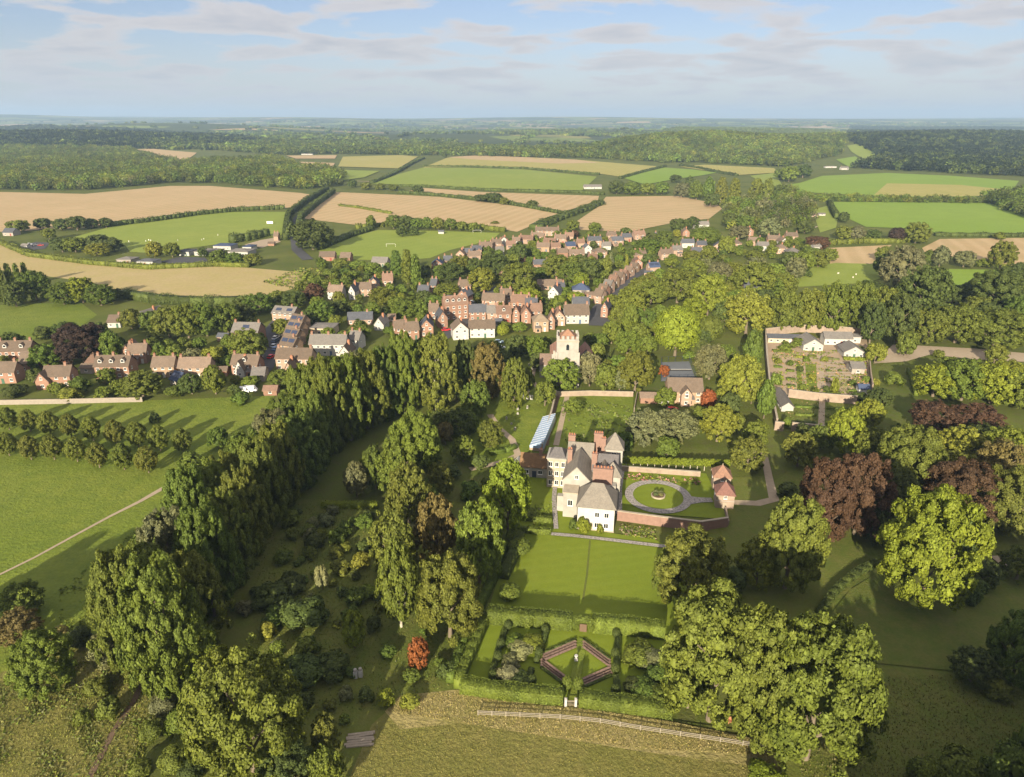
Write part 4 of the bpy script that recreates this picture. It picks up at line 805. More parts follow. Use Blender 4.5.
# ---- long walls
def wall(name, label, px, th, h, m, cope=None, cat='wall', world=False, group=None):
    P = [Vector(p) if world else G(*p) for p in px]; b, c = MB(), MB(); o = P[0]
    for i, (a, q) in enumerate(zip(P[:-1], P[1:])):
        d = Vector((q.x - a.x, q.y - a.y, 0)); L = d.length; rz = math.atan2(d.y, d.x); hh = h + .004 * (i % 3)
        b.box(0 if i == 0 else .02, L, -th / 2 - .003 * (i % 2), th / 2 + .003 * (i % 2), -.3, hh, 0, rz, a - o)
        if cope: c.box(-.02, L + .02, -th / 2 - .09 - .004 * (i % 2), th / 2 + .09 + .004 * (i % 2), hh + .002, hh + .16 + .005 * (i % 2), 0, rz, a - o)
    root = b.build(name, m, None, o)
    if cope: c.build('coping', cope, root)
    return tag(root, label, cat, group)
M_FLINT = plain('flint_and_stone', (.26, .225, .185), .9, .3, 1.4)
M_OLDWALL = plain('lime_washed_brick', (.28, .215, .165), .9, .45, .7)
wall('stone_wall', 'long stone wall between the meadow and the cottages', [(-60, 408), (0, 405), (60, 404), (143, 402)], .5, 1.7, M_FLINT, M_GREYSTONE)
wall('brick_wall', 'red brick wall along the circular garden front', [(617, 520), (660, 526), (700, 531), (727, 527)], .45, 2.7, M_BRICK, M_GREYSTONE)
wall('brick_wall', 'brick wall between circular garden and lime hedge', [(619, 471), (660, 474), (700, 477)], .45, 1.6, M_OLDWALL, M_GREYSTONE)
wall('brick_wall', 'short end wall of the circular garden', [(725, 512), (728, 526)], .35, 1.6, M_OLDWALL)
wall('brick_wall', 'long left wall of the walled nursery', [(765, 337), (766, 360), (769, 392), (776, 428)], .5, 3.2, M_OLDWALL, M_GREYSTONE)
wall('brick_wall', 'back wall of the walled nursery', [(765, 336), (800, 332), (840, 334), (868, 337)], .5, 3.6, M_OLDWALL, M_GREYSTONE)
wall('brick_wall', 'pale middle wall across the nursery', [(788, 397), (818, 401), (856, 404)], .5, 3, M_OLDWALL, M_GREYSTONE)
wall('brick_wall', 'pale front wall of the nursery left of its gate', [(774, 430), (783, 431)], .5, 3, M_OLDWALL, M_GREYSTONE)
wall('brick_wall', 'pale front wall of the nursery right of its gate', [(791, 431), (832, 435)], .5, 3, M_OLDWALL, M_GREYSTONE)
wall('brick_wall', 'right wall of the walled nursery', [(869, 366), (870, 378), (872, 390)], .4, 2.4, M_OLDWALL)
wall('garden_wall', 'low brick wall at the top of the kitchen garden', [(556, 397), (590, 396), (633, 397)], .4, 2.0, M_OLDWALL, M_GREYSTONE)
wall('garden_wall', 'wall beside the long greenhouse', [(556, 397), (552, 415), (548, 430), (542, 452)], .4, 2.6, M_OLDWALL, M_GREYSTONE)
wall('garden_wall', 'short white wall left of the kitchen garden', [(522, 399), (533, 400)], .4, 1.8, M_WHITE)
wall('garden_wall', 'dark paling wall by the lime hedge path', [(637, 396), (634, 412)], .2, 1.8, M_WOOD)

# ---- parked cars
CAR = {}
def car(x, yb, col, label, rz, kind='car', off=(0, 0)):
    p = G(x, yb); p.x += off[0]; p.y += off[1]; p.z += .13; root = empty('parked_car' if kind == 'car' else 'van', p, rz); h = 1.45 if kind == 'car' else 2.2
    if kind not in CAR:
        b = MB(); zb = .95 if kind == 'car' else 1.05
        prof = [(-2.1, .35), (2.1, .35), (2.12, .7), (1.95, .86), (1.0, zb), (-1.95, zb), (-2.1, .8)] if kind == 'car' else [(-2.4, .35), (2.4, .35), (2.42, .9), (2.2, 1.1), (1.5, 2.2), (-2.35, 2.25), (-2.4, .9)]
        n = len(prof); hw = .87; b.add([(a, -hw, z) for a, z in prof] + [(a, hw, z) for a, z in prof], [(i, (i + 1) % n, n + (i + 1) % n, n + i) for i in range(n)] + [tuple(range(n)), tuple(range(n, 2 * n))])
        g = MB(); cab = [(-1.9, zb), (1.0, zb), (.35, h), (-1.5, h)] if kind == 'car' else [(1.45, 1.15), (2.15, 1.15), (1.55, 2.0), (1.45, 2.0)]
        hw = .8 if kind == 'car' else .9; g.add([(a, -hw, z) for a, z in cab] + [(a, hw, z) for a, z in cab], [(0, 1, 5, 4), (1, 2, 6, 5), (2, 3, 7, 6), (3, 0, 4, 7), (0, 3, 2, 1), (4, 5, 6, 7)])
        rf = MB()
        if kind == 'car': rf.box(-1.46, .32, -.77, .77, h + .003, h + .06)
        else: rf.box(-2.3, 1.4, -.8, .8, 2.253, 2.3)
        w = MB(); w.cyl((0, -.1, 0), (0, .1, 0), .33, .33, 14)
        CAR[kind] = (b.mesh('body'), g.mesh('cabin'), rf.mesh('roof'), w.mesh('wheel'))
    b, g, rf, w = CAR[kind]
    link('body', b, M_PAINT, root, None, col); link('cabin', g, M_GLASS, root); link('roof_panel', rf, M_PAINT, root, None, col)
    for a in (-1.3, 1.35):
        for s in (-.82, .82): link('wheel', w, M_RUBBER, root, (a, s, .33))
    return tag(root, label, 'car' if kind == 'car' else 'van', 'parked cars')
car(276, 350, (.12, .2, .38), 'blue parked car behind the pale one on the street', R(78)); car(274.5, 347, (.55, .58, .62), 'silver parked car at the middle of the car street', R(78)); car(275.5, 342, (.1, .13, .22), 'dark parked car farthest up the car street', R(78)); car(271.5, 358, (.55, .03, .04), 'red parked car nearest the cottage on the street', R(78)); car(276, 339, (.75, .75, .75), 'white parked car near the top of the car street', R(78))
car(446, 331, (.5, .03, .04), 'red car parked beside the brick inn', R(20)); car(499, 343, (.3, .4, .5), 'blue-grey car under the trees by the bright round tree', R(0)); car(501, 349, (.7, .72, .74), 'white car parked below the bright round tree', R(5)); car(641, 327, (.1, .14, .25), 'dark blue car on the lodge forecourt', R(50))
car(243, 393, (.75, .75, .74), 'white van beside the red-roofed shed', R(5), 'van'); car(251, 392, (.7, .7, .72), 'white caravan-like van left of the red shed', R(8), 'van'); car(672, 411, (.5, .05, .05), 'small red car in front of the tennis court cottage', R(30)); car(476, 313, (.08, .09, .12), 'dark car on the wide main street', R(40)); car(472, 303, (.6, .62, .64), 'silver car by the kerb of the main street', R(50))
for i, (x, y, c) in enumerate(((30, 245, (.6, .6, .62)), (36, 245.5, (.1, .1, .12)), (41, 246, (.45, .05, .04)))): car(x, y, c, ('silver', 'black', 'red')[i] + ' car in the grey car park by the cricket field', R(10 * i))
# ================================================================== THE MANOR, CHURCH, GATEHOUSES, GARDENS
SLATE = (.225, .20, .168)
def local(name, label, cat, p, rz=A10): r = empty(name, p, rz); return tag(r, label, cat)
def wins_row(root, xs, y, z, w=1.2, h=1.4, face='front'):
    for x in xs:
        o = link('window', win_mesh(w, h), M_WFRAME, root, (x, y - .004, z) if face == 'front' else (y, x, z))
        if face == 'left': o.rotation_euler = (0, 0, -R(90))
        if face == 'right': o.rotation_euler = (0, 0, R(90))
def bigchim(root, x, y, z0, z1, w, d, pots=3, m=None):
    b = MB(); b.box(x - w / 2, x + w / 2, y - d / 2, y + d / 2, z0, z1 - .3); b.box(x - w / 2 - .1, x + w / 2 + .1, y - d / 2 - .1, y + d / 2 + .1, z1 - .3, z1)
    for i in range(pots): t = (i + .5) / pots * w - w / 2; b.cyl((x + t, y, z1), (x + t, y, z1 + .55), .16, .13, 8, 1)
    return b.build('chimney', [m or M_BRICK, M_POT], root)
def manor():
    r = local('manor_house', 'large cream stone manor house with hipped grey stone roofs beside the lawn', 'manor', OM)
    def wallbox(x0, x1, y0, y1, z1, m=M_STONE): b = MB(); b.box(x0, x1, y0, y1, -.4, z1); return b.build('wall', m, r)
    def hip(x0, x1, y0, y1, z0, z1, rl=0, ax=0, ov=.35):
        b = MB(); b.box(x0 - ov, x1 + ov, y0 - ov, y1 + ov, z0 + .004, z0 + .18); b.pyramid(x0 - ov + .02, x1 + ov - .02, y0 - ov + .02, y1 + ov - .02, z0 + .184, z1, 0, rl, ax); return b.build('roof', M_STONETILE, r, None, SLATE)
    # front wing, white, facing the lawn
    wallbox(-4.5, 4.5, 0, 8.6, 6.6, M_WHITE); hip(-4.5, 4.5, 0, 8.6, 6.6, 11.2, 2.8, 0, .45)
    wins_row(r, (.3, 2.6), 0, 4.7); wins_row(r, (-2.6, .3, 2.6), 0, 1.75)
    wins_row(r, (2.5, 6), 4.5, 4.6, face='right'); b = MB(); b.box(-1.55, -.65, -.07, -.003, 0, 2.2); b.build('door', M_WOOD, r); b = MB(); b.box(-4.62, 4.62, -.12, -.001, -.2, .35); b.build('plinth', M_GREYSTONE, r)
    # brick stack rising behind the front wing
    bigchim(r, .9, 9.9, 5, 12.6, 5.0, 1.5, 6)
    # west range: pale gabled block with steps of wall in front
    b = MB(); b.gablewall(-9.2, -2.2, 9.2, 20, -.4, 8.6, 12.4, 1); b.build('wall', M_STONE, r)
    b = MB(); b.gableroof(-9.2, -2.2, 9.2, 20, 8.6, 12.4, .25, .2, 1); b.build('roof', M_STONETILE, r, None, SLATE)
    wins_row(r, (-5.7,), 9.2, 9.6, .9, 1.2); wins_row(r, (-7.4, -5.3), 9.2, 6, 1.2, 1.6); wins_row(r, (11.5, 14.5, 17.5), -9.2, 5.6, face='left'); wins_row(r, (11.5, 14.5, 17.5), -9.2, 2.2, face='left')
    wallbox(-8.6, -5.0, 5.0, 9.19, 7.0); b = MB(); b.box(-8.75, -4.9, 4.9, 9.18, 7.003, 7.35); b.build('parapet', M_GREYSTONE, r); wins_row(r, (-6.8,), 5.0, 4.4, 1.3, 1.7)
    wallbox(-10.4, -8.65, 7.5, 9.1, 4.6); 
    # centre range with cross roofs
    wallbox(-2.19, 4.4, 8.65, 24, 8.2); b = MB(); b.gableroof(-2.1, 4.3, 11.2, 24, 8.2, 11.8, .25, .2, 1); b.build('roof', M_STONETILE, r, None, (.21, .18, .15))
    b = MB(); b.gablewall(-9.1, -2.3, 20.02, 26.4, -.4, 8.8, 12.6, 0); b.build('wall', M_STONE, r); b = MB(); b.gableroof(-9.1, -2.3, 20.02, 26.4, 8.8, 12.6, .25, .2, 0); b.build('roof', M_STONETILE, r, None, SLATE)
    # cross-gable on the right
    b = MB(); b.gablewall(-1.9, 4.42, 14.2, 19.2, 8.0, 9.4, 12.9, 0); b.build('gable', M_STONE, r); b = MB(); b.gableroof(-1.9, 4.42, 14.2, 19.2, 9.4, 12.9, .25, .25, 0); b.build('roof', M_STONETILE, r, None, (.13, .12, .12))
    # two square towers with pyramid roofs on the right
    wallbox(1.2, 5.4, 9.0 + 1.9, 14.1, 9.6); hip(1.2, 5.4, 10.9, 14.1, 9.6, 13.2)
    wallbox(1.0, 5.6, 20.6, 25.4, 12.6); hip(1.0, 5.6, 20.6, 25.4, 12.6, 16.6, .3)
    wins_row(r, (3.3,), 20.6, 11.2, 1.3, 1.2); wins_row(r, (22.8,), 5.6, 10.4, .9, 1.3, 'right'); wins_row(r, (12.4,), 5.4, 7.4, .9, 1.3, 'right'); wins_row(r, (15.6, 18.6), 4.4, 5.6, 1.1, 1.4, 'right')
    # west front, grey and flat, full of windows
    wallbox(-14.6, -9.25, 19.4, 25.6, 9.0, M_GREYSTONE); b = MB(); b.box(-14.8, -9.3, 19.2, 25.7, 9.003, 9.3); b.build('parapet', M_STONE, r); b = MB(); b.pyramid(-14.3, -9.6, 19.8, 25.3, 9.31, 11.2, 0, 2, 0); b.build('roof', M_STONETILE, r, None, (.14, .13, .13))
    for z in (1.8, 4.6, 7.4): wins_row(r, (-13.6, -11.9, -10.2), 19.4, z, 1.1, 1.5)
    # chimneys
    bigchim(r, -8.2, 17.2, 8.2, 13.6, 1.2, 1.2, 2); bigchim(r, -8.4, 24.4, 10, 14.4, 1.9, 1.3, 3); bigchim(r, -1.2, 26.0, 6, 14.8, 2.4, 1.5, 4); bigchim(r, .4, 22, 9, 15.2, 1.1, 1.0, 2); bigchim(r, -1.6, 15.4, 9, 13.8, 1.4, 1.0, 2)
    # low white back range
    wallbox(-6, .6, 26.45, 31, 6.2); hip(-6, .6, 26.45, 31, 6.2, 8.8, 2)
manor()
def dormlow():
    r = local('stable_wing', 'low wing with long brown tiled roof left of the manor', 'outbuilding', mv(-22.5, 24.2), A10)
    b = MB(); b.gablewall(-.2, 8.1, 0, 5.4, -.3, 3.6, 6.3, 0); b.build('wall', M_STONE, r); b = MB(); b.gableroof(-.2, 7.7, 0, 5.4, 3.6, 6.3, .22, .35, 0); b.build('roof', M_ROOF, r, None, (.20, .12, .06))
    wins_row(r, (1.5, 5.4), 0, 1.9, 1.3, 1.2); b = MB(); b.box(3.1, 4.3, -.06, -.002, 0, 2.2); b.build('door', M_SOLAR, r); bigchim(r, 5.2, 2.7, 5.6, 8.0, .9, .8, 1)
    g = MB(); g.gablewall(-2.6, -.25, -2.5, 4, -.3, 3.2, 4.6, 1); g.build('gable_end', M_WHITE, r)
dormlow()
def glasshouse():
    a, q = G(536.5, 451), G(549, 422); d = Vector((q.x - a.x, q.y - a.y, 0)); L = d.length; r = local('greenhouse', 'long lean-to greenhouse with pale blue glass beside a wall', 'greenhouse', a, math.atan2(d.y, d.x))
    b = MB(); b.box(0, L, -2.2, 2.2, -.2, 1.0); b.build('wall', M_OLDWALL, r)
    b = MB(); b.add([(0, 2.2, 1.7), (L, 2.2, 1.7), (L, -2.2, 3.4), (0, -2.2, 3.4), (0, 2.2, 1.004), (L, 2.2, 1.004), (L, -2.2, 1.004), (0, -2.2, 1.004)], [(0, 1, 2, 3), (0, 4, 5, 1), (1, 5, 6, 2), (2, 6, 7, 3), (3, 7, 4, 0)]); b.build('glazing', M_BLUEGLASS, r)
    b = MB()
    for i in range(13):
        t = L * i / 12; k = (3.4 - 1.7) / 4.4; n = 10
        b.add([(t - .025, 2.22, 1.74), (t + .025, 2.22, 1.74), (t + .025, -2.2, 3.45), (t - .025, -2.2, 3.45), (t - .025, 2.22, 1.70), (t + .025, 2.22, 1.70), (t + .025, -2.2, 3.41), (t - .025, -2.2, 3.41)], [(0, 1, 2, 3), (4, 7, 6, 5), (0, 3, 7, 4), (1, 5, 6, 2), (0, 4, 5, 1), (3, 2, 6, 7)])
    b.build('glazing_bar', M_WFRAME, r)
glasshouse()
def church():
    p = G(566.5, 387); r = local('church', 'pale stone church with square battlemented tower', 'church', p, R(-3)); h = 20.2; w = 4.1
    b = MB(); b.box(-w, w, 0, 2 * w, -.4, h - 1.2); t = b.build('tower', M_STONE, r)
    b = MB(); b.box(-w - .15, w + .15, -.15, 2 * w + .15, h - 2.2, h - 1.9); b.box(-w - .12, w + .12, -.12, 2 * w + .12, h * .52, h * .52 + .3); b.build('string_course', M_GREYSTONE, t)
    b = MB()
    for i in range(5):
        q = -w + .55 + i * (2 * w - 1.1) / 4
        for (x0, x1, y0, y1) in ((q - .5, q + .5, -.08, .42), (q - .5, q + .5, 2 * w - .42, 2 * w + .08)): b.box(x0, x1, y0, y1, h - 1.195, h)
        if 0 < i < 4:
            for sx in (-w - .08, w - .42): b.box(sx, sx + .5, q + w - .5, q + w + .5, h - 1.195, h + .002)
    b.build('battlement', M_STONE, t)
    b = MB(); b.pyramid(-w + .7, w - .7, .7, 2 * w - .7, h - 1.19, h + 1.7); b.build('cap_roof', M_ROOF, t, None, (.30, .17, .11))
    for z in (h - 4.4,):
        b = MB(); b.box(-.55, .55, -.05, -.003, z - 1.0, z + .7); b.cyl((0, -.05, z + .7), (0, -.003, z + .7), .55, .55, 12); b.build('belfry_window', M_GLASS, t)
    b = MB(); b.box(-.5, .5, -.052, -.004, 7.2, 9.4); b.build('tower_window', M_GLASS, t)
    b = MB()
    for s in (-1, 1): b.box(s * w - .5, s * w + .5, -.75, -.004, -.4, 9.5 + .01 * s); b.box(s * w - .46, s * w + .46, -.5, -.006, 9.51, 14 + .01 * s)
    b.build('buttress', M_STONE, t)
    b = MB(); b.gablewall(-6.2, 5.2, 8.25, 32, -.4, 6.2, 10.6, 1); b.build('nave_wall', M_STONE, r); b = MB(); b.gableroof(-6.2, 5.2, 8.25, 32, 6.2, 10.6, .25, .3, 1); b.build('roof', M_ROOF, r, None, (.30, .17, .12))
    b = MB(); b.gablewall(-10.4, -4.3, 9.5, 17.5, -.4, 5.6, 8.6, 0); b.build('aisle_wall', M_STONE, r); b = MB(); b.gableroof(-10.3, -6.1, 9.5, 17.5, 5.6, 8.6, .22, .25, 0); b.build('roof', M_ROOF, r, None, (.20, .14, .11))
    for y in (12, 15.5): o = link('window', win_mesh(1.1, 2.2), M_WFRAME, r, (-10.404, y, 3.1)); o.rotation_euler = (0, 0, -R(90))
    b = MB(); b.box(-5.3, -4.5, 8.4, 9.2, 6, 11.6); b.build('chimney', M_STONE, r)
    b = MB(); b.gablewall(5.25, 11, 20, 30, -.4, 5.4, 8.6, 1); b.build('aisle_wall', M_STONE, r); b = MB(); b.gableroof(5.3, 11, 20, 30, 5.4, 8.6, .22, .25, 1); b.build('roof', M_ROOF, r, None, (.26, .15, .11))
church()
def graves():
    b = MB(); b.box(-.32, .32, -.07, .07, -.1, .8); b.cyl((0, -.07, .8), (0, .07, .8), .32, .32, 12); me = b.mesh('headstone'); X, Y = scatter(wpoly([(505, 420), (520, 352), (537, 352), (535, 385), (522, 430), (500, 450)]), 5.2)
    for x, y in list(zip(X, Y))[:70]:
        o = link('headstone', me, [M_GREYSTONE, M_STONE][int(rng.integers(0, 2))] if False else M_STONE, None, Vector((x, y, .0))); o.scale = (rng.uniform(.9, 1.3), 1.2, rng.uniform(.8, 1.5)); o.rotation_euler = (0, rng.normal() * .05, R(-3) + rng.normal() * .15)
        tag(o, 'small pale headstone standing in the shady churchyard grass', 'headstone', 'churchyard headstones')
graves()
def gatehouse(x, yb, label, red):
    p = G(x, yb); r = local('gatehouse', label, 'gatehouse', p, A10); w = 2.3; e = 4.1
    b = MB(); b.box(-w, w, 0, 2 * w, -.3, e); b.build('wall', M_OLDWALL, r)
    b = MB(); b.box(-w - .3, w + .3, -.3, 2 * w + .3, e + .003, e + .16); b.pyramid(-w - .28, w + .28, -.28, 2 * w + .28, e + .164, e + 2.9); b.build('roof', M_ROOF, r, None, (.26, .15, .105) if red else (.20, .105, .085))
    b = MB(); b.cyl((0, w, e + 2.75), (0, w, e + 3.3), .14, .05); b.build('finial', M_GREYSTONE, r); b = MB(); b.box(-w - .06, w + .06, -.06, 2 * w + .06, 2.3, 2.46); b.build('string_course', M_STONE, r)
    wins_row(r, (0,), 0, 3.5, .8, 1.0); wins_row(r, (w,), -w, 3.5, .8, 1.0, 'left'); b = MB(); b.box(-.5, .5, -.05, -.002, 0, 2); b.build('door', M_WOOD, r)
gatehouse(721, 491, 'brick gatehouse with orange pyramid roof, the farther of the pair', True)
gatehouse(724, 509, 'brick gatehouse with dark red pyramid roof, the nearer of the pair', False)
def circle():
    c = G(658, 497); n = 64
    def ring(r0, r1, name, lab, m, z):
        b = MB(); vs = []
        for k in range(n): a = k * 2 * math.pi / n; vs += [(c.x + r0 * math.cos(a), c.y + r0 * math.sin(a), z), (c.x + r1 * math.cos(a), c.y + r1 * math.sin(a), z)]
        b.add(vs, [(2 * k, 2 * k + 1, (2 * k + 3) % (2 * n), (2 * k + 2) % (2 * n)) for k in range(n)]); o = b.build(name, m); o['kind'] = 'structure'; o['label'] = lab
    ring(6.7, 8.9, 'path', 'circular path of pale stone setts', M_PAVE, .36)
    strip('path', 'short setts path from circle to gatehouses', [(688, 501), (700, 501), (712, 501)], [4.5, 2.6, 2.2], M_PAVE, off=.365)
    strip('path', 'flag path along the manor east wall', [(619, 515), (619, 490), (622, 468)], 1.6, M_PAVE)
    b = MB(); b.cyl((0, 0, 0), (0, 0, .45), 1.9, 1.9, 24); b.cyl((0, 0, .45), (0, 0, .5), 1.7, 1.7, 24, 1); o = b.build('planter', [M_GREYSTONE, M_SOIL], None, (c.x, c.y, .3)); tag(o, 'round stone-edged bed at the centre of the circular path', 'planter')
    for k in range(4):
        a = k * 1.57 + .6; plant('S', 's', Vector((c.x + .9 * math.cos(a), c.y + .9 * math.sin(a), .75)), 1.5, 1.0, 'in the central round bed', 2, desc='silvery blue cushion plant', jit=.3)
circle()
def limes():
    for i in range(15):
        x = 626 + i * 7.1; p = G(x, 468 + i * .25); r = empty('pleached_lime', p)
        o = link('crown', crown_mesh('round', 2, i % 3), M_LEAF, r, (0, 0, 1.2), tuple(np.array(COL['b'][0]) * rng.uniform(.85, 1.05))); o.scale = (2.6, 2.2, 2.8); b = MB(); 
        t = link('trunk', cached(('limetrunk',), lambda b: b.cyl((0, 0, -.1), (0, 0, 2.4), .12, .09), M_PALEBARK), M_PALEBARK, r)
        zone(r, 'clipped pale-trunked lime', 'in the row behind the circular garden', 'tree', 'pleached lime row')
limes()

# ---- clipped hedges, topiary and beds of the parterre (long axes turned with the house)
HG = 'clipped hedges of the parterre'
hedge('clipped_hedge', 'broad clipped hedge between lawn and parterre, left half', [(487, 621), (520, 624), (548, 626), (572, 628)], 2.6, 3.3, 'm', True, 'hedge', HG)
hedge('clipped_hedge', 'broad clipped hedge between lawn and parterre, right half', [(592, 630), (620, 632), (664, 637)], 2.6, 3.3, 'm', True, 'hedge', HG)
hedge('clipped_hedge', 'front hedge of the parterre left of the white gate', [(461, 690), (500, 696), (540, 700), (563, 702)], 2.4, 2.5, 'm', True, 'hedge', HG)
hedge('clipped_hedge', 'front hedge of the parterre right of the white gate', [(579, 704), (620, 709), (672, 716)], 2.4, 2.5, 'm', True, 'hedge', HG)
hedge('clipped_hedge', 'left side hedge of the parterre', [(487, 620), (475, 646), (463, 675), (458, 690)], 1.8, 2.4, 'm', True, 'hedge', HG)
hedge('clipped_hedge', 'outer hedge running down beside the wild garden', [(505, 548), (494, 580), (478, 615), (462, 650), (450, 684)], 1.6, 2.2, 'g', True, 'hedge', HG)
hedge('clipped_hedge', 'dark tall hedge along the left of the lawn', [(520, 540), (512, 562), (504, 580)], 2.2, 2.6, 'd', True)
hedge('clipped_hedge', 'thin hedge below the west path of the manor', [(520, 520), (540, 522), (552, 523)], 1.2, 1.6, 'm', True)
hedge('clipped_hedge', 'second thin hedge below the west path', [(518, 532), (538, 534), (551, 534)], 1.2, 1.6, 'm', True)
hedge('clipped_hedge', 'hedge bounding the wild garden top', [(322, 508), (350, 508), (378, 508)], 1.6, 1.8, 'b', True)
hedge('clipped_hedge', 'curved hedge along the shaded glade', [(818, 616), (836, 592), (858, 574), (876, 566)], 1.6, 1.6, 'd', True)
hedge('clipped_hedge', 'hedge right of the nursery car park', [(908, 372), (912, 382), (916, 396)], 1.6, 2, 'm', True)
hedge('clipped_hedge', 'bright long hedge at the top of the nursery', [(768, 334), (790, 331), (812, 330)], 1.6, 2, 'b', True)
hedge('clipped_hedge', 'hedge beside the white gable in the nursery', [(843, 360), (856, 361), (866, 361)], 1.4, 1.6, 'b', True)
hedge('clipped_hedge', 'long bright hedge right of the church', [(586, 356), (600, 366), (612, 374)], 2, 2, 'b', True)
hedge('clipped_hedge', 'dense hedge along the back of the churchyard', [(480, 392), (498, 388), (512, 386)], 1.6, 1.8, 'g', True)
hedge('clipped_hedge', 'yellow-green hedge bordering the inn road', [(472, 302), (475, 298), (478, 295)], 1.4, 1.8, 'y', True)
hedge('ivy', 'dark hedge over the brick wall foot left garden', [(490, 455), (505, 452), (516, 448)], 2, 1.4, 'g', False)
for lab, a in (('clipped inner hedge left of the diamond beds', [(547, 632), (542, 646), (536, 664)]), ('clipped inner hedge right of the diamond beds', [(618, 640), (617, 655), (616, 672)]), ('clipped inner hedge beside the left grass walk', [(506, 630), (499, 650), (492, 676)]), ('clipped inner hedge near the front left gate pier', [(524, 690), (532, 672)]), ('clipped inner hedge near the front right shrubs', [(616, 680), (618, 700)])):
    hedge('clipped_hedge', lab, a, 1.1, 1.3, 'd', True, 'hedge', HG)
def box_topiary(x, y, w, h, lab, shape='dome', colk='m'):
    p = G(x, y); o = link('topiary', crown_mesh(shape, 2, 1), M_LEAF, None, p, COL[colk][0]); o.scale = (w, w, h); o['category'] = 'topiary'; o['group'] = 'topiary of the parterre'; POOL.append((o, lab[0], lab[1]))
for x, y in ((545, 634), (508, 630), (501, 648), (498, 661), (539, 657), (524, 690), (532, 685), (493, 680), (616, 638), (615, 658), (615, 673), (615, 695), (629, 706), (513, 616)): box_topiary(x, y, 1.7, 2.3, ('small clipped yew block', 'in the parterre'), 'dome', 'd')
box_topiary(567, 690, 2.0, 3.2, ('tall rounded yew ball', 'beside the white gate')); box_topiary(578, 691, 2.0, 3.2, ('tall rounded yew ball', 'beside the white gate'))
box_topiary(510, 598, 4.8, 3.4, ('large mushroom-shaped yew', 'at the left edge of the lawn')); box_topiary(520, 553, 5.4, 3.6, ('large dark dome yew', 'above the mushroom-shaped yew')); box_topiary(529, 517, 4.2, 2.4, ('cloud-clipped yew', 'left of the manor west path')); box_topiary(514, 540, 4, 3, ('low bulging yew', 'left of the dark dome yew'))
def arch():
    p = G(583, 632); r = local('yew_arch', 'clipped yew archway in the middle of the parterre hedge', 'archway', p); k = 0
    for s in (-1, 1): o = link('pier', crown_mesh('dome', 2, k), M_LEAF, r, (s * 1.5, 0, 0), COL['m'][0]); o.scale = (1.7, 2.0, 3.6); k += 1
    o = link('crown', crown_mesh('dome', 2, 2), M_LEAF, r, (0, 0, 2.2), COL['m'][0]); o.scale = (4.4, 1.8, 1.9)
    b = MB(); b.box(-.7, .7, -.15, .0, 0, 2.0); b.build('gate', M_SOIL, r)
arch()
M_STRIPE = mat('rose_bed', lambda nt: princ(nt, mixc(nt, remap(nt, noise(nt, 2.4, 3, .6, pos(nt)), .4, .6), (.17, .11, .085), (.27, .18, .135)), .9))
for lab, a, b in (('far left', (576, 645), (543, 659)), ('far right', (583, 645), (610, 665)), ('near left', (541, 663), (566, 682)), ('near right', (612, 671), (582, 684))):
    for j in (-1, 0, 1):
        k = {'far left': 1, 'far right': 1, 'near left': 1, 'near right': 1}[lab]
        strip('flower_bed', f'{lab} diagonal bed of the diamond parterre', [(a[0], a[1] + j * 2.6), (b[0], b[1] + j * 2.6)], .75, M_STRIPE, off=.42)
    hedge('box_edging', f'low box edging outside the {lab} diagonal bed', [(a[0], a[1] + (-5 if 'far' in lab else 5)), (b[0], b[1] + (-5 if 'far' in lab else 5))], .6, .5, 'd', True)
strip('path', 'mown grass path down the middle of the parterre', [(583, 640), (578, 665), (572, 700)], 1.8, M_MEADOW, off=.41)
for lab, x, y, w, ck in (('white-flowered', 521, 650, 5, 'w'), ('leafy yellow', 532, 643, 5, 'y'), ('silvery', 512, 660, 4, 's'), ('white-flowered', 507, 676, 5, 'w'), ('dark leafy', 520, 682, 5, 'd'), ('pale leafy', 640, 656, 7, 'o'), ('spreading', 652, 662, 6, 's'), ('leafy', 645, 692, 6, 'g'), ('leafy', 658, 700, 6, 'o'), ('dark leafy', 636, 688, 5, 'd'), ('leafy', 660, 678, 6, 'g'), ('leafy', 515, 640, 4, 'g')):
    plant('S', ck, G(x, y + 4), w, w * .5, 'in the corner beds of the parterre', 1, desc=lab + ' border shrub')
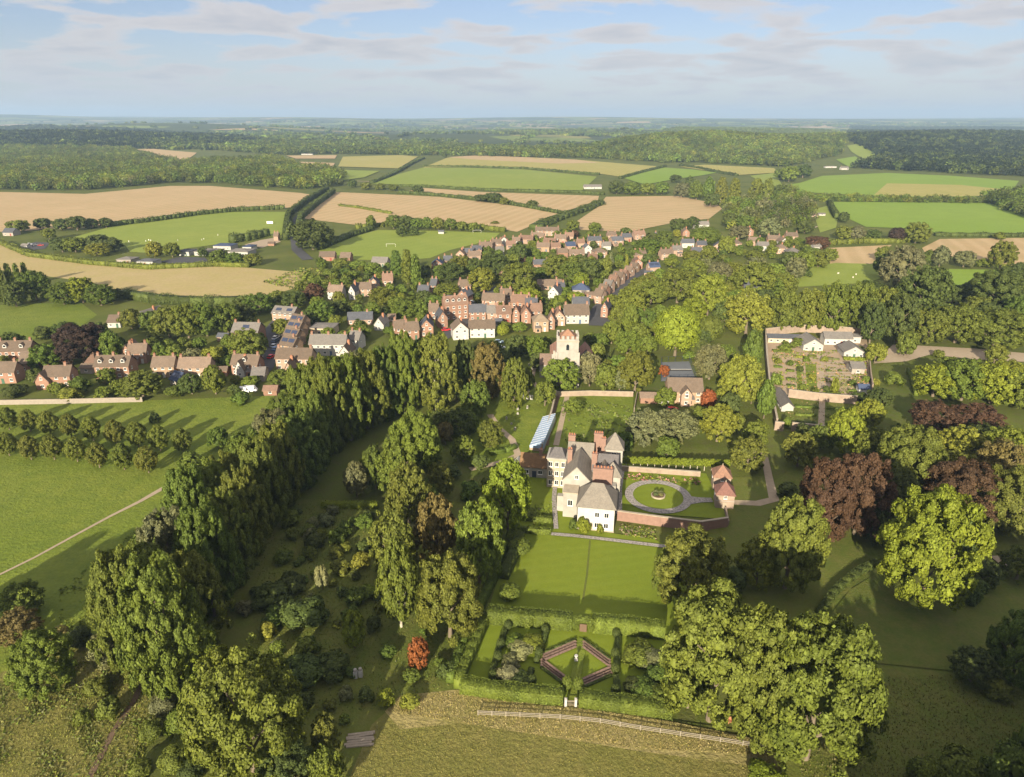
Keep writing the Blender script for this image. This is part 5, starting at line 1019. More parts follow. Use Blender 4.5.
def statue():
    p = G(576, 662); b = MB(); b.box(-.3, .3, -.3, .3, 0, .7); b.cyl((0, 0, .7), (0, 0, 1.2), .2, .12, 10); b.cyl((0, 0, 1.2), (0, 0, 1.45), .13, .36, 10); b.cyl((0, 0, 1.45), (0, 0, 1.62), .36, .3, 10); o = b.build('stone_urn', M_WHITE, None, p); tag(o, 'white stone urn at the centre of the diamond parterre', 'urn')
    for x, s in ((565.5, 'left'), (575.5, 'right')):
        p = G(x, 707); b = MB(); b.box(-.2, .2, -.2, .2, 0, 1.8); r = b.build('gate_pier', M_WHITE, None, p); b = MB(); b.box(-.26, .26, -.26, .26, 1.803, 1.92); b.pyramid(-.22, .22, -.22, .22, 1.923, 2.15); b.build('cap', M_STONE, r); tag(r, f'white gate pier on the {s} of the parterre front gate', 'pier')
    p = G(570.5, 706); b = MB(); b.box(-.95, .95, -.04, .04, .1, .2); b.box(-.95, .95, -.04, .04, 1.1, 1.2)
    for i in range(9): b.box(-.9 + i * .22, -.86 + i * .22, -.02, .02, .2, 1.1)
    o = b.build('garden_gate', M_WOOD, None, p); tag(o, 'low wooden garden gate between the two white piers', 'gate')
    for x, y in ((356, 678), (361, 677)):
        p = G(x, y); b = MB(); b.box(-.35, .35, -.35, .35, 0, 1.5); r = b.build('stone_pedestal', M_WHITE, None, p); b = MB(); b.cyl((0, 0, 1.503), (0, 0, 1.75), .18, .3, 10); b.cyl((0, 0, 1.75), (0, 0, 2.1), .36, .3, 10); b.build('urn', M_STONE, r); tag(r, ('left' if x < 358 else 'right') + ' of two pale stone pedestals in the wild garden', 'pedestal', 'stone pedestals')
statue()
def hut():
    p = G(361, 742); r = empty('timber_stack', p, R(8)); b = MB()
    for i in range(6): b.box(-2.2, 2.2, -.2, .2, .05, .4, 0, rng.normal() * .03, (rng.normal() * .2, -.9 + i * .45, .02 * i))
    b.build('plank', M_WOOD, r); b = MB(); b.box(-1.8, -1.5, -1.2, 1.6, -.1, .045); b.box(1.5, 1.8, -1.2, 1.6, -.1, .045); b.build('bearer', M_WOOD, r); tag(r, 'stack of weathered planks beside the long grass', 'timber')
    p = G(737, 724); r = empty('garden_bench', p, R(-20)); b = MB(); b.box(-1.5, 1.5, -.5, .1, .42, .5); b.build('seat', M_POT, r); b = MB(); b.box(-1.5, 1.5, .1, .18, .5, 1.05); b.build('backrest', M_POT, r)
    for s in (-1.35, 1.35): b = MB(); b.box(s - .06, s + .06, -.45, .08, 0, .42); b.build('leg', M_POT, r)
    tag(r, 'orange-brown garden bench under the big tree clump', 'bench')
hut()
def railfence():
    P = [G(x, y) for x, y in ((478, 716), (520, 718), (560, 720), (600, 724), (640, 731), (680, 737), (720, 743), (765, 750))]; o = P[0]; r = tag(empty('rail_fence', o), 'pale post and rail fence along the dry grass strip', 'fence'); rails = MB(); n = 0
    for a, q in zip(P[:-1], P[1:]):
        d = q - a; L = d.length; rz = math.atan2(d.y, d.x); k = max(1, int(L / 2.4))
        for z in (.45, .8, 1.12): rails.box(0, L, -.04 - .002 * (n % 2), .04 + .002 * (n % 2), z, z + .09, 0, rz, a - o)
        for i in range(k): t = a + d * i / k - o; b = cached(('fencepost',), lambda b: b.box(-.07, .07, -.07, .07, -.2, 1.3), M_PALEWOOD); link('post', b, M_PALEWOOD, r, t)
        n += 1
    rails.build('rail', M_PALEWOOD, r)
M_PALEWOOD = plain('bleached_wood', (.27, .235, .18), .9, .3, 2)
railfence()
def court():
    px = [(661, 382), (696, 381), (689, 362), (661, 363)]; sheet('tennis_court', 'grey tennis court behind the tan cottage', px, plain('court_surface', (.13, .14, .155), .9, .15, .5)); P = [G(*p) for p in px]
    o = P[0]; r = tag(empty('court_fence', o), 'dark wire fence around the grey tennis court', 'fence'); b = MB()
    for a, q in zip(P, P[1:] + P[:1]):
        d = q - a; L = d.length; k = max(2, int(L / 3))
        for i in range(k): t = a + d * i / k - o; b.box(-.05, .05, -.05, .05, 0, 2.8, 0, 0, t)
        b.box(0, L, -.02, .02, 2.7, 2.75, 0, math.atan2(d.y, d.x), a - o); b.box(0, L, -.02, .02, 1.2, 1.24, 0, math.atan2(d.y, d.x), a - o)
    b.build('post_and_wire', M_SOLAR, r)
    p = (P[0] + P[1] + P[2] + P[3]) / 4; b = MB(); b.box(-6, 6, -.02, .02, .15, 1.0); q = b.build('tennis_net', M_RUBBER, None, p); b = MB(); b.box(-6, 6, -.04, .04, 1.003, 1.07); b.build('band', M_WFRAME, q); b = MB(); b.cyl((-6, 0, 0), (-6, 0, 1.1), .06, .06); b.cyl((6.02, 0, 0), (6.02, 0, 1.1), .06, .06); b.build('post', M_SOLAR, q); tag(q, 'low tennis net across the grey court', 'net')
court()
# ---- the walled nursery
sheet('nursery_ground', 'gravel floor of the walled nursery', [(767, 338), (867, 340), (870, 395), (857, 402), (790, 396), (770, 392)], plain('nursery_gravel', (.34, .255, .17), .95, .35, .25))
sheet('nursery_ground', 'planted plot in front of the nursery', [(790, 399), (857, 406), (836, 433), (780, 428)], M_DARKGRASS)
NW = 'in the walled nursery'
house(787, 344, 36, 'shed', 'c', 's', NW, rot=-5, depth_m=4.5, eave=2.6, desc='long low shed with slate roof', wins=True)
house(813, 352, 17, 'gable', 'w', 'g', NW, rot=-5, depth_m=11, eave=3, rise=2.6, chims=0, desc='white gabled hall with grey roof', L=8.4)
house(838, 346, 26, 'shed', 'w', 'g', NW, rot=-5, depth_m=6, eave=3.4, rise=2.2, desc='long white cafe building with brown-grey roof')
house(855, 344, 10, 'flat', 'w', 'g', NW, rot=-5, depth_m=5, eave=3.2, desc='small white block at the end')
house(854, 359, 21, 'gable', 'w', 'g', NW, rot=-8, depth_m=9, eave=2.8, rise=2.5, chims=0, desc='white gabled barn with dark roof', L=8.8)
house(858, 375, 13, 'shed', 'g', 'g', NW, rot=-8, depth_m=7, eave=2.6, rise=1.6, desc='stone shed with dark pitched roof')
house(864, 395, 10, 'shed', 'w', 'n', NW, rot=-5, depth_m=3, desc='low shed with pale blue cover', wins=False)
r = house(777, 404, 8, 'shed', 'w', 'g', 'against the left nursery wall', rot=-98, depth_m=4, eave=1.9, rise=1.6, desc='white lean-to glasshouse', L=14)
for k in range(6):
    for j, x0 in enumerate((832, 845)):
        y = 364 + k * 3.2; p = G(x0, y); q = empty('plant_bench', p, R(-6)); b = cached(('benchtop',), lambda b: b.box(-2.3, 2.3, -.5, .5, .55, .65), M_WOOD); link('bench_top', b, M_WOOD, q)
        b = cached(('benchleg',), lambda b: (b.box(-2.2, -2.1, -.4, .4, 0, .549), b.box(2.1, 2.2, -.4, .4, 0, .549)), M_WOOD); link('leg', b, M_WOOD, q); zone(q, 'wooden plant bench', ('in the left' if j == 0 else 'in the right') + f' nursery column, {ORD[5 - k]} from the front', 'plant bench', 'nursery plant benches')
tufts('nursery_plants', 'potted plants set out over the walled nursery floor', [(772, 350), (866, 352), (868, 392), (856, 398), (792, 392), (774, 388)], 9000, .5, ['g', 'm', 'y', 'o', (.4, .22, .12), 's', 'b', 'd'], clump=.1)
tufts('nursery_plants', 'planted borders in front of the nursery', [(790, 400), (856, 407), (836, 432), (784, 427)], 2500, .35, ['g', 'd', 'o', (.3, .2, .12)], clump=.2)
for k, (x, y) in enumerate(((785, 346), (803, 390), (815, 394), (824, 362), (800, 372), (790, 366), (806, 362), (778, 364), (812, 380), (826, 392), (852, 386), (866, 382))):
    plant('S', 'gmoyd'[k % 5], G(x, y), 3.2, 2.6, 'inside the walled nursery', 2)
sheet('planting_bed', 'long lawn bed in the nursery left half', [(796, 362), (800, 361), (803, 392), (797, 392)], M_MEADOW)
sheet('planting_bed', 'second lawn bed in the nursery', [(805, 364), (816, 365), (817, 392), (807, 392)], M_MEADOW)
strip('path', 'gravel axis path of the nursery', [(821, 352), (821, 375), (822, 400), (821, 428)], 2, M_GRAVEL)
# ---- allotments, cricket players, sheep
for k, (x0, x1, y, ck) in enumerate(((772, 792, 352, 'm'), (772, 780, 360, 'o'), (774, 782, 368, 'g'), (775, 783, 378, 'y'), (786, 794, 372, 'm'), (786, 795, 380, 'g'), (787, 795, 387, 'd'), (826, 839, 360, 's'), (826, 829, 372, 'g'), (838, 841, 372, 'm'), (808, 816, 357, 'o'), (796, 806, 358, 'y'), (848, 856, 392, 'g'), (826, 840, 394, 'd'), (795, 818, 408, 'g'), (795, 816, 416, 'm'), (795, 815, 424, 'd'), (826, 850, 410, 'g'), (826, 845, 418, 'o'), (826, 838, 426, 'g'))):
    hedge('plant_row', f'{ORD[k]} row of nursery plants counted from the back left corner', [(x0, y), (x1, y + (x1 - x0) * .03)], 1.5, 1.0, ck, False, 'plant row', 'nursery plant rows', leaf=.35)
tufts('allotment_crops', 'rows of allotment crops left of the playing field', [(262, 282), (300, 268), (340, 272), (385, 280), (360, 290), (300, 292)], 3500, .7, ['g', 'm', 's', 'o', (.25, .2, .1), 'b'], clump=.2)
def players():
    J = [(0, 0, .95), (0, 0, 1.2), (0, 0, 1.45), (0, 0, 1.56), (0, 0, 1.74), (.2, 0, 1.42), (.3, 0, 1.15), (.33, .1, .9), (-.2, 0, 1.42), (-.3, 0, 1.15), (-.33, .1, .9), (.11, 0, .9), (.15, .02, .5), (.17, 0, .06), (.17, .14, .03), (-.11, 0, .9), (-.15, .02, .5), (-.17, 0, .06), (-.17, .14, .03)]
    E = [(0, 1), (1, 2), (2, 3), (3, 4), (2, 5), (5, 6), (6, 7), (2, 8), (8, 9), (9, 10), (0, 11), (11, 12), (12, 13), (13, 14), (0, 15), (15, 16), (16, 17), (17, 18)]
    Rr = [.15, .15, .16, .06, .11, .07, .05, .04, .07, .05, .04, .1, .075, .05, .04, .1, .075, .05, .04]
    me = bpy.data.meshes.new('person'); me.from_pydata(J, E, []); me.materials.append(M_WHITES); tmp = bpy.data.objects.new('tmp', me); C.objects.link(tmp); tmp.modifiers.new('skin', 'SKIN'); tmp.modifiers.new('s', 'SUBSURF').levels = 1
    for v, q in zip(me.skin_vertices[0].data, Rr): v.radius = (q, q)
    me.skin_vertices[0].data[0].use_root = True; dg = bpy.context.evaluated_depsgraph_get(); bm = bpy.data.meshes.new_from_object(tmp.evaluated_get(dg)); bpy.data.objects.remove(tmp); bm.materials.clear(); bm.materials.append(M_WHITES)
    hb = MB(); hb.cyl((0, -.01, 1.76), (0, -.02, 1.87), .115, .07, 10); hm = hb.mesh('hair')
    for x, y in ((129, 242.5), (146, 242), (149, 241), (151, 241.5), (158, 243.5), (178, 241), (202, 240.5), (204, 240), (218, 236), (110, 243)):
        o = link('person', bm, M_WHITES, None, G(x, y)); o.rotation_euler = (0, 0, rng.uniform(0, 6.28)); link('hair', hm, M_HAIR, o); o['category'] = 'person'; o['group'] = 'cricket players'; POOL.append((o, 'person in white clothes', 'standing on the cricket field'))
    for x, y, lab in ((270, 224, 'white sight screen at the far end of the cricket field'),):
        p = G(x, y); b = MB(); b.box(-3, 3, -.08, .08, .4, 2.6); r = b.build('sight_screen', M_WFRAME, None, p); b = MB(); b.box(-2.6, -2.4, -.8, .8, 0, .395); b.box(2.4, 2.6, -.8, .8, 0, .395); b.build('foot', M_WOOD, r); tag(r, lab, 'sight screen')
    for i, (x, y) in enumerate(((477, 233), (391, 247), (476.5, 232.5))):
        if i == 2: continue
        p = G(x, y); b = MB(); b.box(-3.7, -3.6, -.05, .05, 0, 2.5); b.box(3.6, 3.7, -.05, .05, 0, 2.5); b.box(-3.7, 3.7, -.05, .05, 2.502, 2.6); o = b.build('goal_frame', M_WFRAME, None, p); tag(o, ('farther' if i == 0 else 'nearer') + ' white goal frame on the playing field', 'goal')
    sb = bpy.data.meshes.new('sheep'); J = [(0, -.45, .62), (0, 0, .66), (0, .4, .66), (0, .62, .86), (0, .85, .82), (.16, -.4, .3), (.16, -.42, .03), (-.16, -.4, .3), (-.16, -.42, .03), (.15, .36, .3), (.15, .36, .03), (-.15, .36, .3), (-.15, .36, .03)]
    sb.from_pydata(J, [(0, 1), (1, 2), (2, 3), (3, 4), (0, 5), (5, 6), (0, 7), (7, 8), (2, 9), (9, 10), (2, 11), (11, 12)], []); tmp = bpy.data.objects.new('tmp', sb); C.objects.link(tmp); tmp.modifiers.new('skin', 'SKIN'); tmp.modifiers.new('s', 'SUBSURF').levels = 1
    for v, q in zip(sb.skin_vertices[0].data, [.27, .33, .27, .13, .1, .07, .04, .07, .04, .07, .04, .07, .04]): v.radius = (q, q)
    sb.skin_vertices[0].data[1].use_root = True; dg = bpy.context.evaluated_depsgraph_get(); sm = bpy.data.meshes.new_from_object(tmp.evaluated_get(dg)); bpy.data.objects.remove(tmp); sm.materials.clear(); sm.materials.append(plain('fleece', (.6, .56, .48), .95))
    for x, y in ((856, 275), (853, 278), (838, 274), (974, 283), (962, 287)):
        o = link('sheep', sm, sm.materials[0], None, G(x, y)); o.rotation_euler = (0, 0, rng.uniform(0, 6.28)); o['category'] = 'sheep'; o['group'] = 'sheep in the paddocks'; POOL.append((o, 'white sheep', 'grazing in the paddocks beyond the beech row'))
players()
# ---- small garden planting round the manor
tufts('border_planting', 'mixed flower border under the brick wall', [(620, 525), (655, 530), (655, 540), (620, 536)], 700, .4, ['g', 'm', 'y', 's', (.35, .25, .2)], clump=-.3)
tufts('border_planting', 'climbers and borders beside the manor west front', [(508, 532), (540, 500), (556, 500), (552, 528)], 500, .4, ['g', 'm', 'y', 's'], clump=.3)
tufts('border_planting', 'mixed border along the circular garden back wall', [(624, 474), (700, 480), (700, 486), (624, 480)], 500, .5, ['g', 'm', 'y', 'd', (.4, .2, .2)], clump=-.3)
tufts('border_planting', 'plants of the kitchen garden plots', [(560, 402), (630, 402), (628, 444), (566, 446)], 1600, .5, ['g', 'm', 'o', 'd', 's'], clump=.4)
plant('S', 'b', mv(-2.9, -1.2), 3.6, 4.6, 'against the white manor front', 1, desc='bright climbing shrub'); plant('S', 'y', mv(1.2, -.9), 1.8, 2.6, 'beside the manor garden door', 2, desc='yellow climbing shrub'); plant('S', 'g', mv(-5.4, 0), 2.6, 2.6, 'at the left corner of the manor front', 2, desc='dark rounded shrub')
strip('path', 'flagstone terrace path along the lawn edge', [(551, 535), (575, 537), (610, 541), (668, 548)], 1.3, M_PAVE, off=.4)
strip('path', 'flag path down the west garden', [(556, 475), (554, 500), (556, 530)], 1.2, M_PAVE, off=.4)
# ---- long grass
tufts('long_grass', 'dry pale grass strip outside the parterre', [(385, 712), (400, 697), (460, 692), (570, 706), (670, 722), (770, 744), (770, 756), (640, 750), (540, 736), (460, 724)], 30000, .2, [(.30, .25, .10), (.25, .22, .075), (.20, .19, .055), (.36, .30, .15)])
tufts('long_grass', 'rough olive pasture grass along the bottom', [(372, 727), (460, 724), (540, 736), (640, 752), (760, 768), (800, 800), (340, 800)], 40000, .17, [(.18, .17, .045), (.155, .155, .04), (.22, .19, .07), (.13, .135, .032)])
tufts('brambles', 'brambles and nettles in the bottom left', [(-20, 690), (100, 645), (165, 690), (130, 800), (-20, 800)], 15000, .27, ['o', 'g', 'm', 's', (.15, .15, .05)], clump=.6)
tufts('long_grass', 'uneven grass of the bottom left field', [(-20, 690), (100, 645), (165, 690), (130, 800), (-20, 800)], 24000, .2, [(.18, .19, .04), (.21, .205, .055), (.14, .16, .034)])
tufts('brambles', 'low thicket along the meadow side of the poplars', [(60, 590), (150, 520), (180, 490), (190, 500), (120, 640), (60, 660)], 9000, .32, ['g', 'm', 'o'], clump=.5)
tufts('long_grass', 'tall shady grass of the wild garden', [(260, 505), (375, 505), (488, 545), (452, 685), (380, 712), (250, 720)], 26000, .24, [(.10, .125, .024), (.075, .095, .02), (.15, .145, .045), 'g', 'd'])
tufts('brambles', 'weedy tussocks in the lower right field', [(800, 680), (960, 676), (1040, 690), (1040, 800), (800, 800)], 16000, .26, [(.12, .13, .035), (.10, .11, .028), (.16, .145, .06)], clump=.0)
tufts('long_grass', 'tussocky grass of the left meadow', [(-10, 470), (150, 480), (175, 480), (100, 560), (-10, 600)], 9000, .14, [(.13, .165, .024), (.11, .145, .02), (.16, .18, .035)])
# ================================================================== TREES
def limeavenue():
    for x, y in ((10, 417), (31, 419), (51, 422), (72, 424), (94, 428), (117, 431), (139, 434), (161, 438), (184, 440)):
        p = G(x, y + 13); plant('V', 'o', p, 6.0 * rng.uniform(.94, 1.06), 8.3 * rng.uniform(.95, 1.05), 'in the back row of the meadow avenue', 1, desc='small round lime', name='lime_tree', group='lime avenue in the meadow')
    for x, y in ((-12, 440), (10, 443), (32, 447), (55, 447), (78, 449), (100, 455), (125, 457), (149, 460)):
        p = G(x, y + 13); plant('V', 'o', p, 6.0 * rng.uniform(.94, 1.06), 8.3 * rng.uniform(.95, 1.05), 'in the front row of the meadow avenue', 1, desc='small round lime', name='lime_tree', group='lime avenue in the meadow')
limeavenue()
def poplars():
    zig = [(163, 695), (184, 652), (204, 616), (222, 585), (240, 556), (257, 530), (275, 507), (292, 487), (310, 468), (326, 452), (343, 440), (361, 428), (379, 420), (398, 413)]
    for i, (x, y) in enumerate(zig):
        p = G(x, y) + Vector((2.5, 0, 0)); plant('P', 'mogmo'[i % 5], p, rng.uniform(13.0, 18), rng.uniform(22, 29.5), 'in the long poplar belt', 0, group='poplars in the long belt', jit=.08)
        q = p + Vector((-8 - rng.uniform(0, 2), 5 + rng.uniform(-2, 2), 0)); plant('P', 'omsgm'[i % 5], q, rng.uniform(12.5, 17.5), rng.uniform(19, 27), 'along the meadow side of the poplar belt', 0, group='poplars in the long belt', jit=.08)
    T('beyond the end of the poplar belt', [('P', 'o', 437, 410, 333, 50, 'pale'), ('P', 'n', 488, 398, 343, 42, 'pale'), ('P', 'o', 514, 408, 358, 30), ('P', 'd', 466, 396, 340, 30), ('V', 'd', 456, 404, 352, 26), ('P', 'm', 418, 396, 340, 36)])
poplars()
T('beside the meadow end of the poplar belt', [('R', 'g', 217, 450, 427, 22), ('S', 'g', 190, 470, 452, 24), ('S', 'd', 154, 424, 412, 11), ('S', 'g', 240, 405, 392, 20)])
T('behind the left cottages', [('R', 'p', 78, 366, 323, 54), ('V', 'g', 112, 364, 331, 24), ('R', 'g', 43, 372, 344, 32), ('S', 'd', 42, 340, 326, 20), ('V', 'o', 130, 330, 309, 22), ('R', 'd', 12, 358, 332, 26), ('R', 'd', 98, 345, 322, 24), ('R', 'd', 62, 338, 322, 26)])
T('in the grove behind the brick cottages', [('R', 'o', 167, 340, 306, 32), ('R', 'o', 186, 340, 303, 32), ('R', 'g', 205, 338, 302, 30), ('R', 'g', 226, 334, 303, 28), ('R', 'd', 242, 328, 304, 26), ('R', 'g', 150, 334, 310, 22)])
T('along the near side of the pale pasture', [('R', 'g', 98, 307, 284, 30), ('R', 'b', 80, 304, 276, 28), ('R', 'g', 61, 306, 282, 28), ('R', 'g', 33, 302, 270, 30), ('R', 'd', 13, 308, 280, 26), ('R', 'd', 112, 302, 288, 20), ('L', 'm', 3, 290, 262, 9), ('L', 'm', 12, 288, 263, 9), ('L', 'm', 20, 287, 263, 8), ('L', 'm', 28, 285, 262, 8)])
T('between the left cottages and the street', [('V', 'g', 160, 364, 343, 17), ('R', 'm', 175, 364, 344, 20), ('R', 's', 192, 366, 348, 22), ('R', 'y', 212, 365, 346, 23), ('R', 'o', 246, 362, 329, 36), ('R', 'd', 222, 360, 346, 14)])
T('in front of the left cottages', [('R', 'o', 139, 400, 371, 40), ('V', 'd', 190, 396, 374, 26), ('V', 'o', 214, 396, 366, 24), ('S', 'y', 68, 402, 388, 24), ('S', 'm', 103, 400, 386, 18), ('S', 'd', 12, 398, 384, 26), ('S', 'm', 172, 398, 386, 18), ('R', 'm', 281, 388, 370, 28), ('S', 'm', 250, 388, 376, 20), ('S', 'y', 96, 402, 395, 5), ('S', 'y', 103, 402, 395, 5), ('S', 'd', 234, 396, 384, 14)])
T('beside the cricket field', [('R', 'o', 16, 233, 219, 22), ('R', 'd', 41, 230, 217, 17), ('R', 'd', 60, 231, 218, 18), ('R', 'd', 75, 231, 215, 20), ('R', 'd', 90, 229, 218, 15), ('R', 'd', 105, 228, 217, 13), ('R', 'o', 48, 240, 227, 14)])
T('by the school car park', [('R', 'd', 60, 253, 236, 22), ('R', 'o', 73, 253, 236, 24), ('R', 'd', 96, 251, 233, 24), ('R', 'd', 113, 252, 237, 17), ('R', 'y', 95, 257, 243, 26), ('R', 'y', 153, 258, 241, 18), ('R', 'o', 171, 258, 242, 17), ('R', 'g', 219, 265, 249, 20), ('R', 'g', 234, 266, 252, 20), ('R', 'o', 252, 266, 253, 20), ('R', 'd', 203, 258, 247, 10)])
T('around the playing field', [('R', 'd', 311, 251, 219, 42), ('V', 'o', 371, 229, 215, 10), ('R', 'g', 393, 229, 214, 17), ('R', 'd', 406, 229, 215, 18), ('R', 'g', 417, 230, 217, 14), ('V', 'g', 427, 230, 217, 12), ('R', 'o', 438, 230, 217, 14), ('R', 'g', 450, 230, 218, 15), ('R', 'd', 402, 237, 226, 13), ('R', 'd', 413, 236, 226, 12), ('S', 'd', 292, 240, 222, 12), ('R', 'o', 462, 231, 221, 12), ('R', 'o', 474, 232, 222, 12)])
T('at the foot of the playing field', [('L', 'g', 397, 276, 250, 15), ('L', 'o', 408, 284, 249, 15), ('L', 'g', 416, 285, 254, 13), ('R', 'd', 451, 282, 262, 28), ('R', 'o', 460, 272, 255, 26), ('R', 'd', 474, 272, 257, 17), ('R', 'y', 481, 293, 267, 28), ('R', 'g', 440, 278, 264, 16), ('R', 'm', 372, 274, 262, 18), ('S', 'm', 358, 270, 260, 20), ('S', 'o', 340, 268, 258, 22), ('S', 'm', 330, 278, 268, 20)])
T('in the gardens behind the street cars', [('R', 'c', 313, 302, 283, 22), ('R', 'd', 292, 309, 291, 26), ('R', 'g', 258, 314, 293, 32), ('R', 'o', 277, 302, 290, 18), ('R', 'g', 320, 323, 300, 28), ('R', 'd', 307, 326, 310, 24), ('R', 'd', 337, 316, 300, 20), ('R', 'o', 281, 337, 318, 20), ('R', 'd', 240, 312, 298, 20)])
T('in the gardens left of the inn', [('R', 'o', 382, 306, 287, 28), ('R', 'm', 397, 312, 296, 20), ('V', 'm', 372, 318, 302, 18), ('R', 'm', 404, 319, 300, 28), ('V', 'g', 420, 318, 300, 18), ('R', 'g', 435, 310, 295, 22), ('R', 'o', 446, 298, 283, 26), ('R', 'm', 359, 341, 326, 24), ('S', 'm', 345, 342, 331, 20), ('S', 'm', 349, 312, 302, 16), ('S', 'o', 318, 345, 334, 18), ('R', 'y', 400, 304, 292, 14), ('S', 'g', 390, 336, 326, 16), ('S', 'm', 410, 304, 296, 14), ('R', 'd', 424, 303, 290, 18)])
T('among the houses north of the church', [('R', 'o', 519, 300, 261, 38), ('R', 'd', 496, 279, 252, 30), ('R', 'd', 518, 262, 243, 20), ('R', 'o', 556, 281, 254, 28), ('R', 'g', 571, 284, 261, 26), ('R', 'd', 590, 281, 257, 24), ('R', 'b', 581, 292, 271, 17), ('R', 'b', 576, 304, 291, 20), ('R', 'b', 529, 309, 287, 26), ('S', 'm', 565, 298, 287, 14), ('R', 'g', 540, 280, 266, 18), ('V', 'o', 607, 275, 258, 12), ('K', 's', 611, 266, 252, 9), ('L', 'y', 626, 272, 254, 5), ('S', 'm', 556, 306, 298, 16), ('S', 'm', 548, 312, 305, 14), ('R', 'c', 554, 250, 244, 7), ('R', 'c', 544, 256, 252, 8), ('R', 'c', 575, 238, 230, 8), ('R', 'o', 573, 232, 219, 14), ('R', 'm', 595, 232, 222, 14), ('R', 'g', 530, 255, 246, 12)])
T('around the churchyard', [('R', 'm', 561, 394, 358, 38), ('R', 'd', 516, 362, 334, 24), ('R', 'm', 534, 360, 335, 26), ('W', 'o', 545, 408, 382, 22), ('R', 's', 590, 388, 350, 24), ('R', 'o', 606, 394, 362, 24), ('R', 's', 620, 392, 368, 22), ('R', 'o', 636, 394, 351, 38), ('V', 'o', 487, 372, 344, 28), ('D', 'b', 503, 337, 324, 13), ('R', 'm', 597, 362, 342, 18), ('R', 'm', 520, 333, 322, 16), ('R', 'm', 573, 414, 399, 20), ('S', 'd', 556, 352, 340, 8), ('L', 'd', 600, 358, 348, 3), ('L', 'd', 605, 358, 347, 3), ('L', 'd', 610, 359, 347, 3)])
T('between the church and the domed tree', [('R', 'o', 632, 318, 286, 34), ('R', 'm', 652, 306, 279, 30), ('R', 'o', 650, 290, 272, 20), ('R', 'g', 645, 335, 308, 26), ('V', 'm', 630, 338, 304, 18), ('R', 'o', 618, 330, 306, 20), ('R', 'm', 612, 345, 320, 22), ('R', 'm', 628, 356, 330, 28), ('R', 'o', 612, 312, 294, 22), ('R', 'm', 648, 355, 334, 20)])
T('on the mound right of the church', [('R', 'o', 679, 305, 267, 40), ('R', 'y', 709, 318, 273, 36), ('D', 'e', 677, 359, 305, 46), ('R', 'b', 693, 332, 296, 30), ('D', 'o', 711, 344, 315, 26), ('R', 'y', 749, 337, 290, 48), ('D', 's', 720, 284, 261, 24), ('R', 'o', 755, 303, 261, 42), ('R', 'm', 695, 278, 258, 26), ('R', 's', 706, 276, 258, 22), ('R', 'o', 735, 282, 262, 28), ('R', 'm', 775, 284, 262, 24), ('R', 's', 757, 278, 256, 26), ('R', 'd', 766, 312, 288, 22), ('R', 'o', 655, 336, 318, 16)])
T('behind the gardens of the far terrace', [('D', 'm', 706, 246, 226, 30), ('R', 'o', 727, 256, 235, 18), ('R', 's', 740, 240, 225, 22), ('R', 's', 771, 239, 217, 24), ('R', 'd', 679, 233, 217, 19), ('R', 'd', 693, 229, 216, 15), ('R', 'g', 649, 257, 238, 28), ('R', 'g', 664, 245, 230, 20), ('R', 'o', 709, 262, 244, 16), ('R', 'm', 757, 262, 250, 22), ('R', 'd', 626, 238, 227, 13), ('R', 'g', 637, 260, 246, 20), ('R', 'o', 692, 262, 250, 20), ('R', 'm', 672, 268, 256, 16), ('R', 'g', 746, 232, 214, 18), ('R', 'd', 730, 228, 212, 16), ('R', 'y', 677, 238, 229, 8), ('R', 'm', 772, 256, 244, 12), ('R', 'm', 792, 250, 238, 16), ('R', 'd', 806, 234, 220, 18)])
T('in the belt above the mown stubble', [('R', 'd', 617, 194, 180, 18), ('R', 'g', 632, 195, 181, 18), ('R', 'o', 648, 195, 182, 16), ('R', 'g', 662, 195, 181, 16), ('R', 's', 682, 198, 182, 18), ('R', 'g', 697, 200, 180, 16), ('V', 'g', 708, 202, 177, 12), ('P', 'o', 720, 205, 176, 14, 'pale'), ('P', 'o', 733, 206, 176, 14), ('R', 'd', 712, 208, 192, 16), ('P', 'o', 755, 202, 178, 16, 'pale'), ('P', 'o', 766, 204, 178, 14, 'pale'), ('R', 'g', 735, 212, 195, 16), ('R', 'd', 780, 200, 184, 18), ('R', 's', 764, 215, 198, 20), ('R', 'g', 748, 216, 200, 16), ('R', 'd', 690, 186, 176, 10), ('R', 'd', 676, 183, 174, 12), ('R', 'm', 790, 182, 165, 20), ('R', 'd', 804, 178, 164, 18), ('R', 'g', 782, 180, 168, 16)])
T('standing in the far stubble fields', [('R', 'd', 492, 203, 193, 22), ('R', 'd', 480, 202, 194, 14), ('R', 'd', 532, 208, 200, 13), ('R', 'd', 418, 194, 185, 13), ('R', 'o', 504, 205, 197, 10), ('S', 'o', 495, 224, 221, 9), ('R', 'd', 352, 188, 179, 10), ('R', 'o', 366, 190, 182, 12), ('R', 'o', 380, 190, 183, 12), ('R', 'o', 394, 191, 184, 12), ('R', 'd', 444, 158, 150, 6), ('R', 'd', 338, 186, 178, 12)])
T('in the beech row behind the nursery', [('R', 'o', 786, 334, 289, 32), ('R', 'o', 808, 334, 287, 32), ('R', 'm', 833, 334, 281, 36), ('R', 'm', 860, 334, 281, 36), ('R', 'o', 882, 336, 285, 30), ('R', 'd', 899, 345, 292, 32), ('R', 'd', 872, 345, 300, 26)])
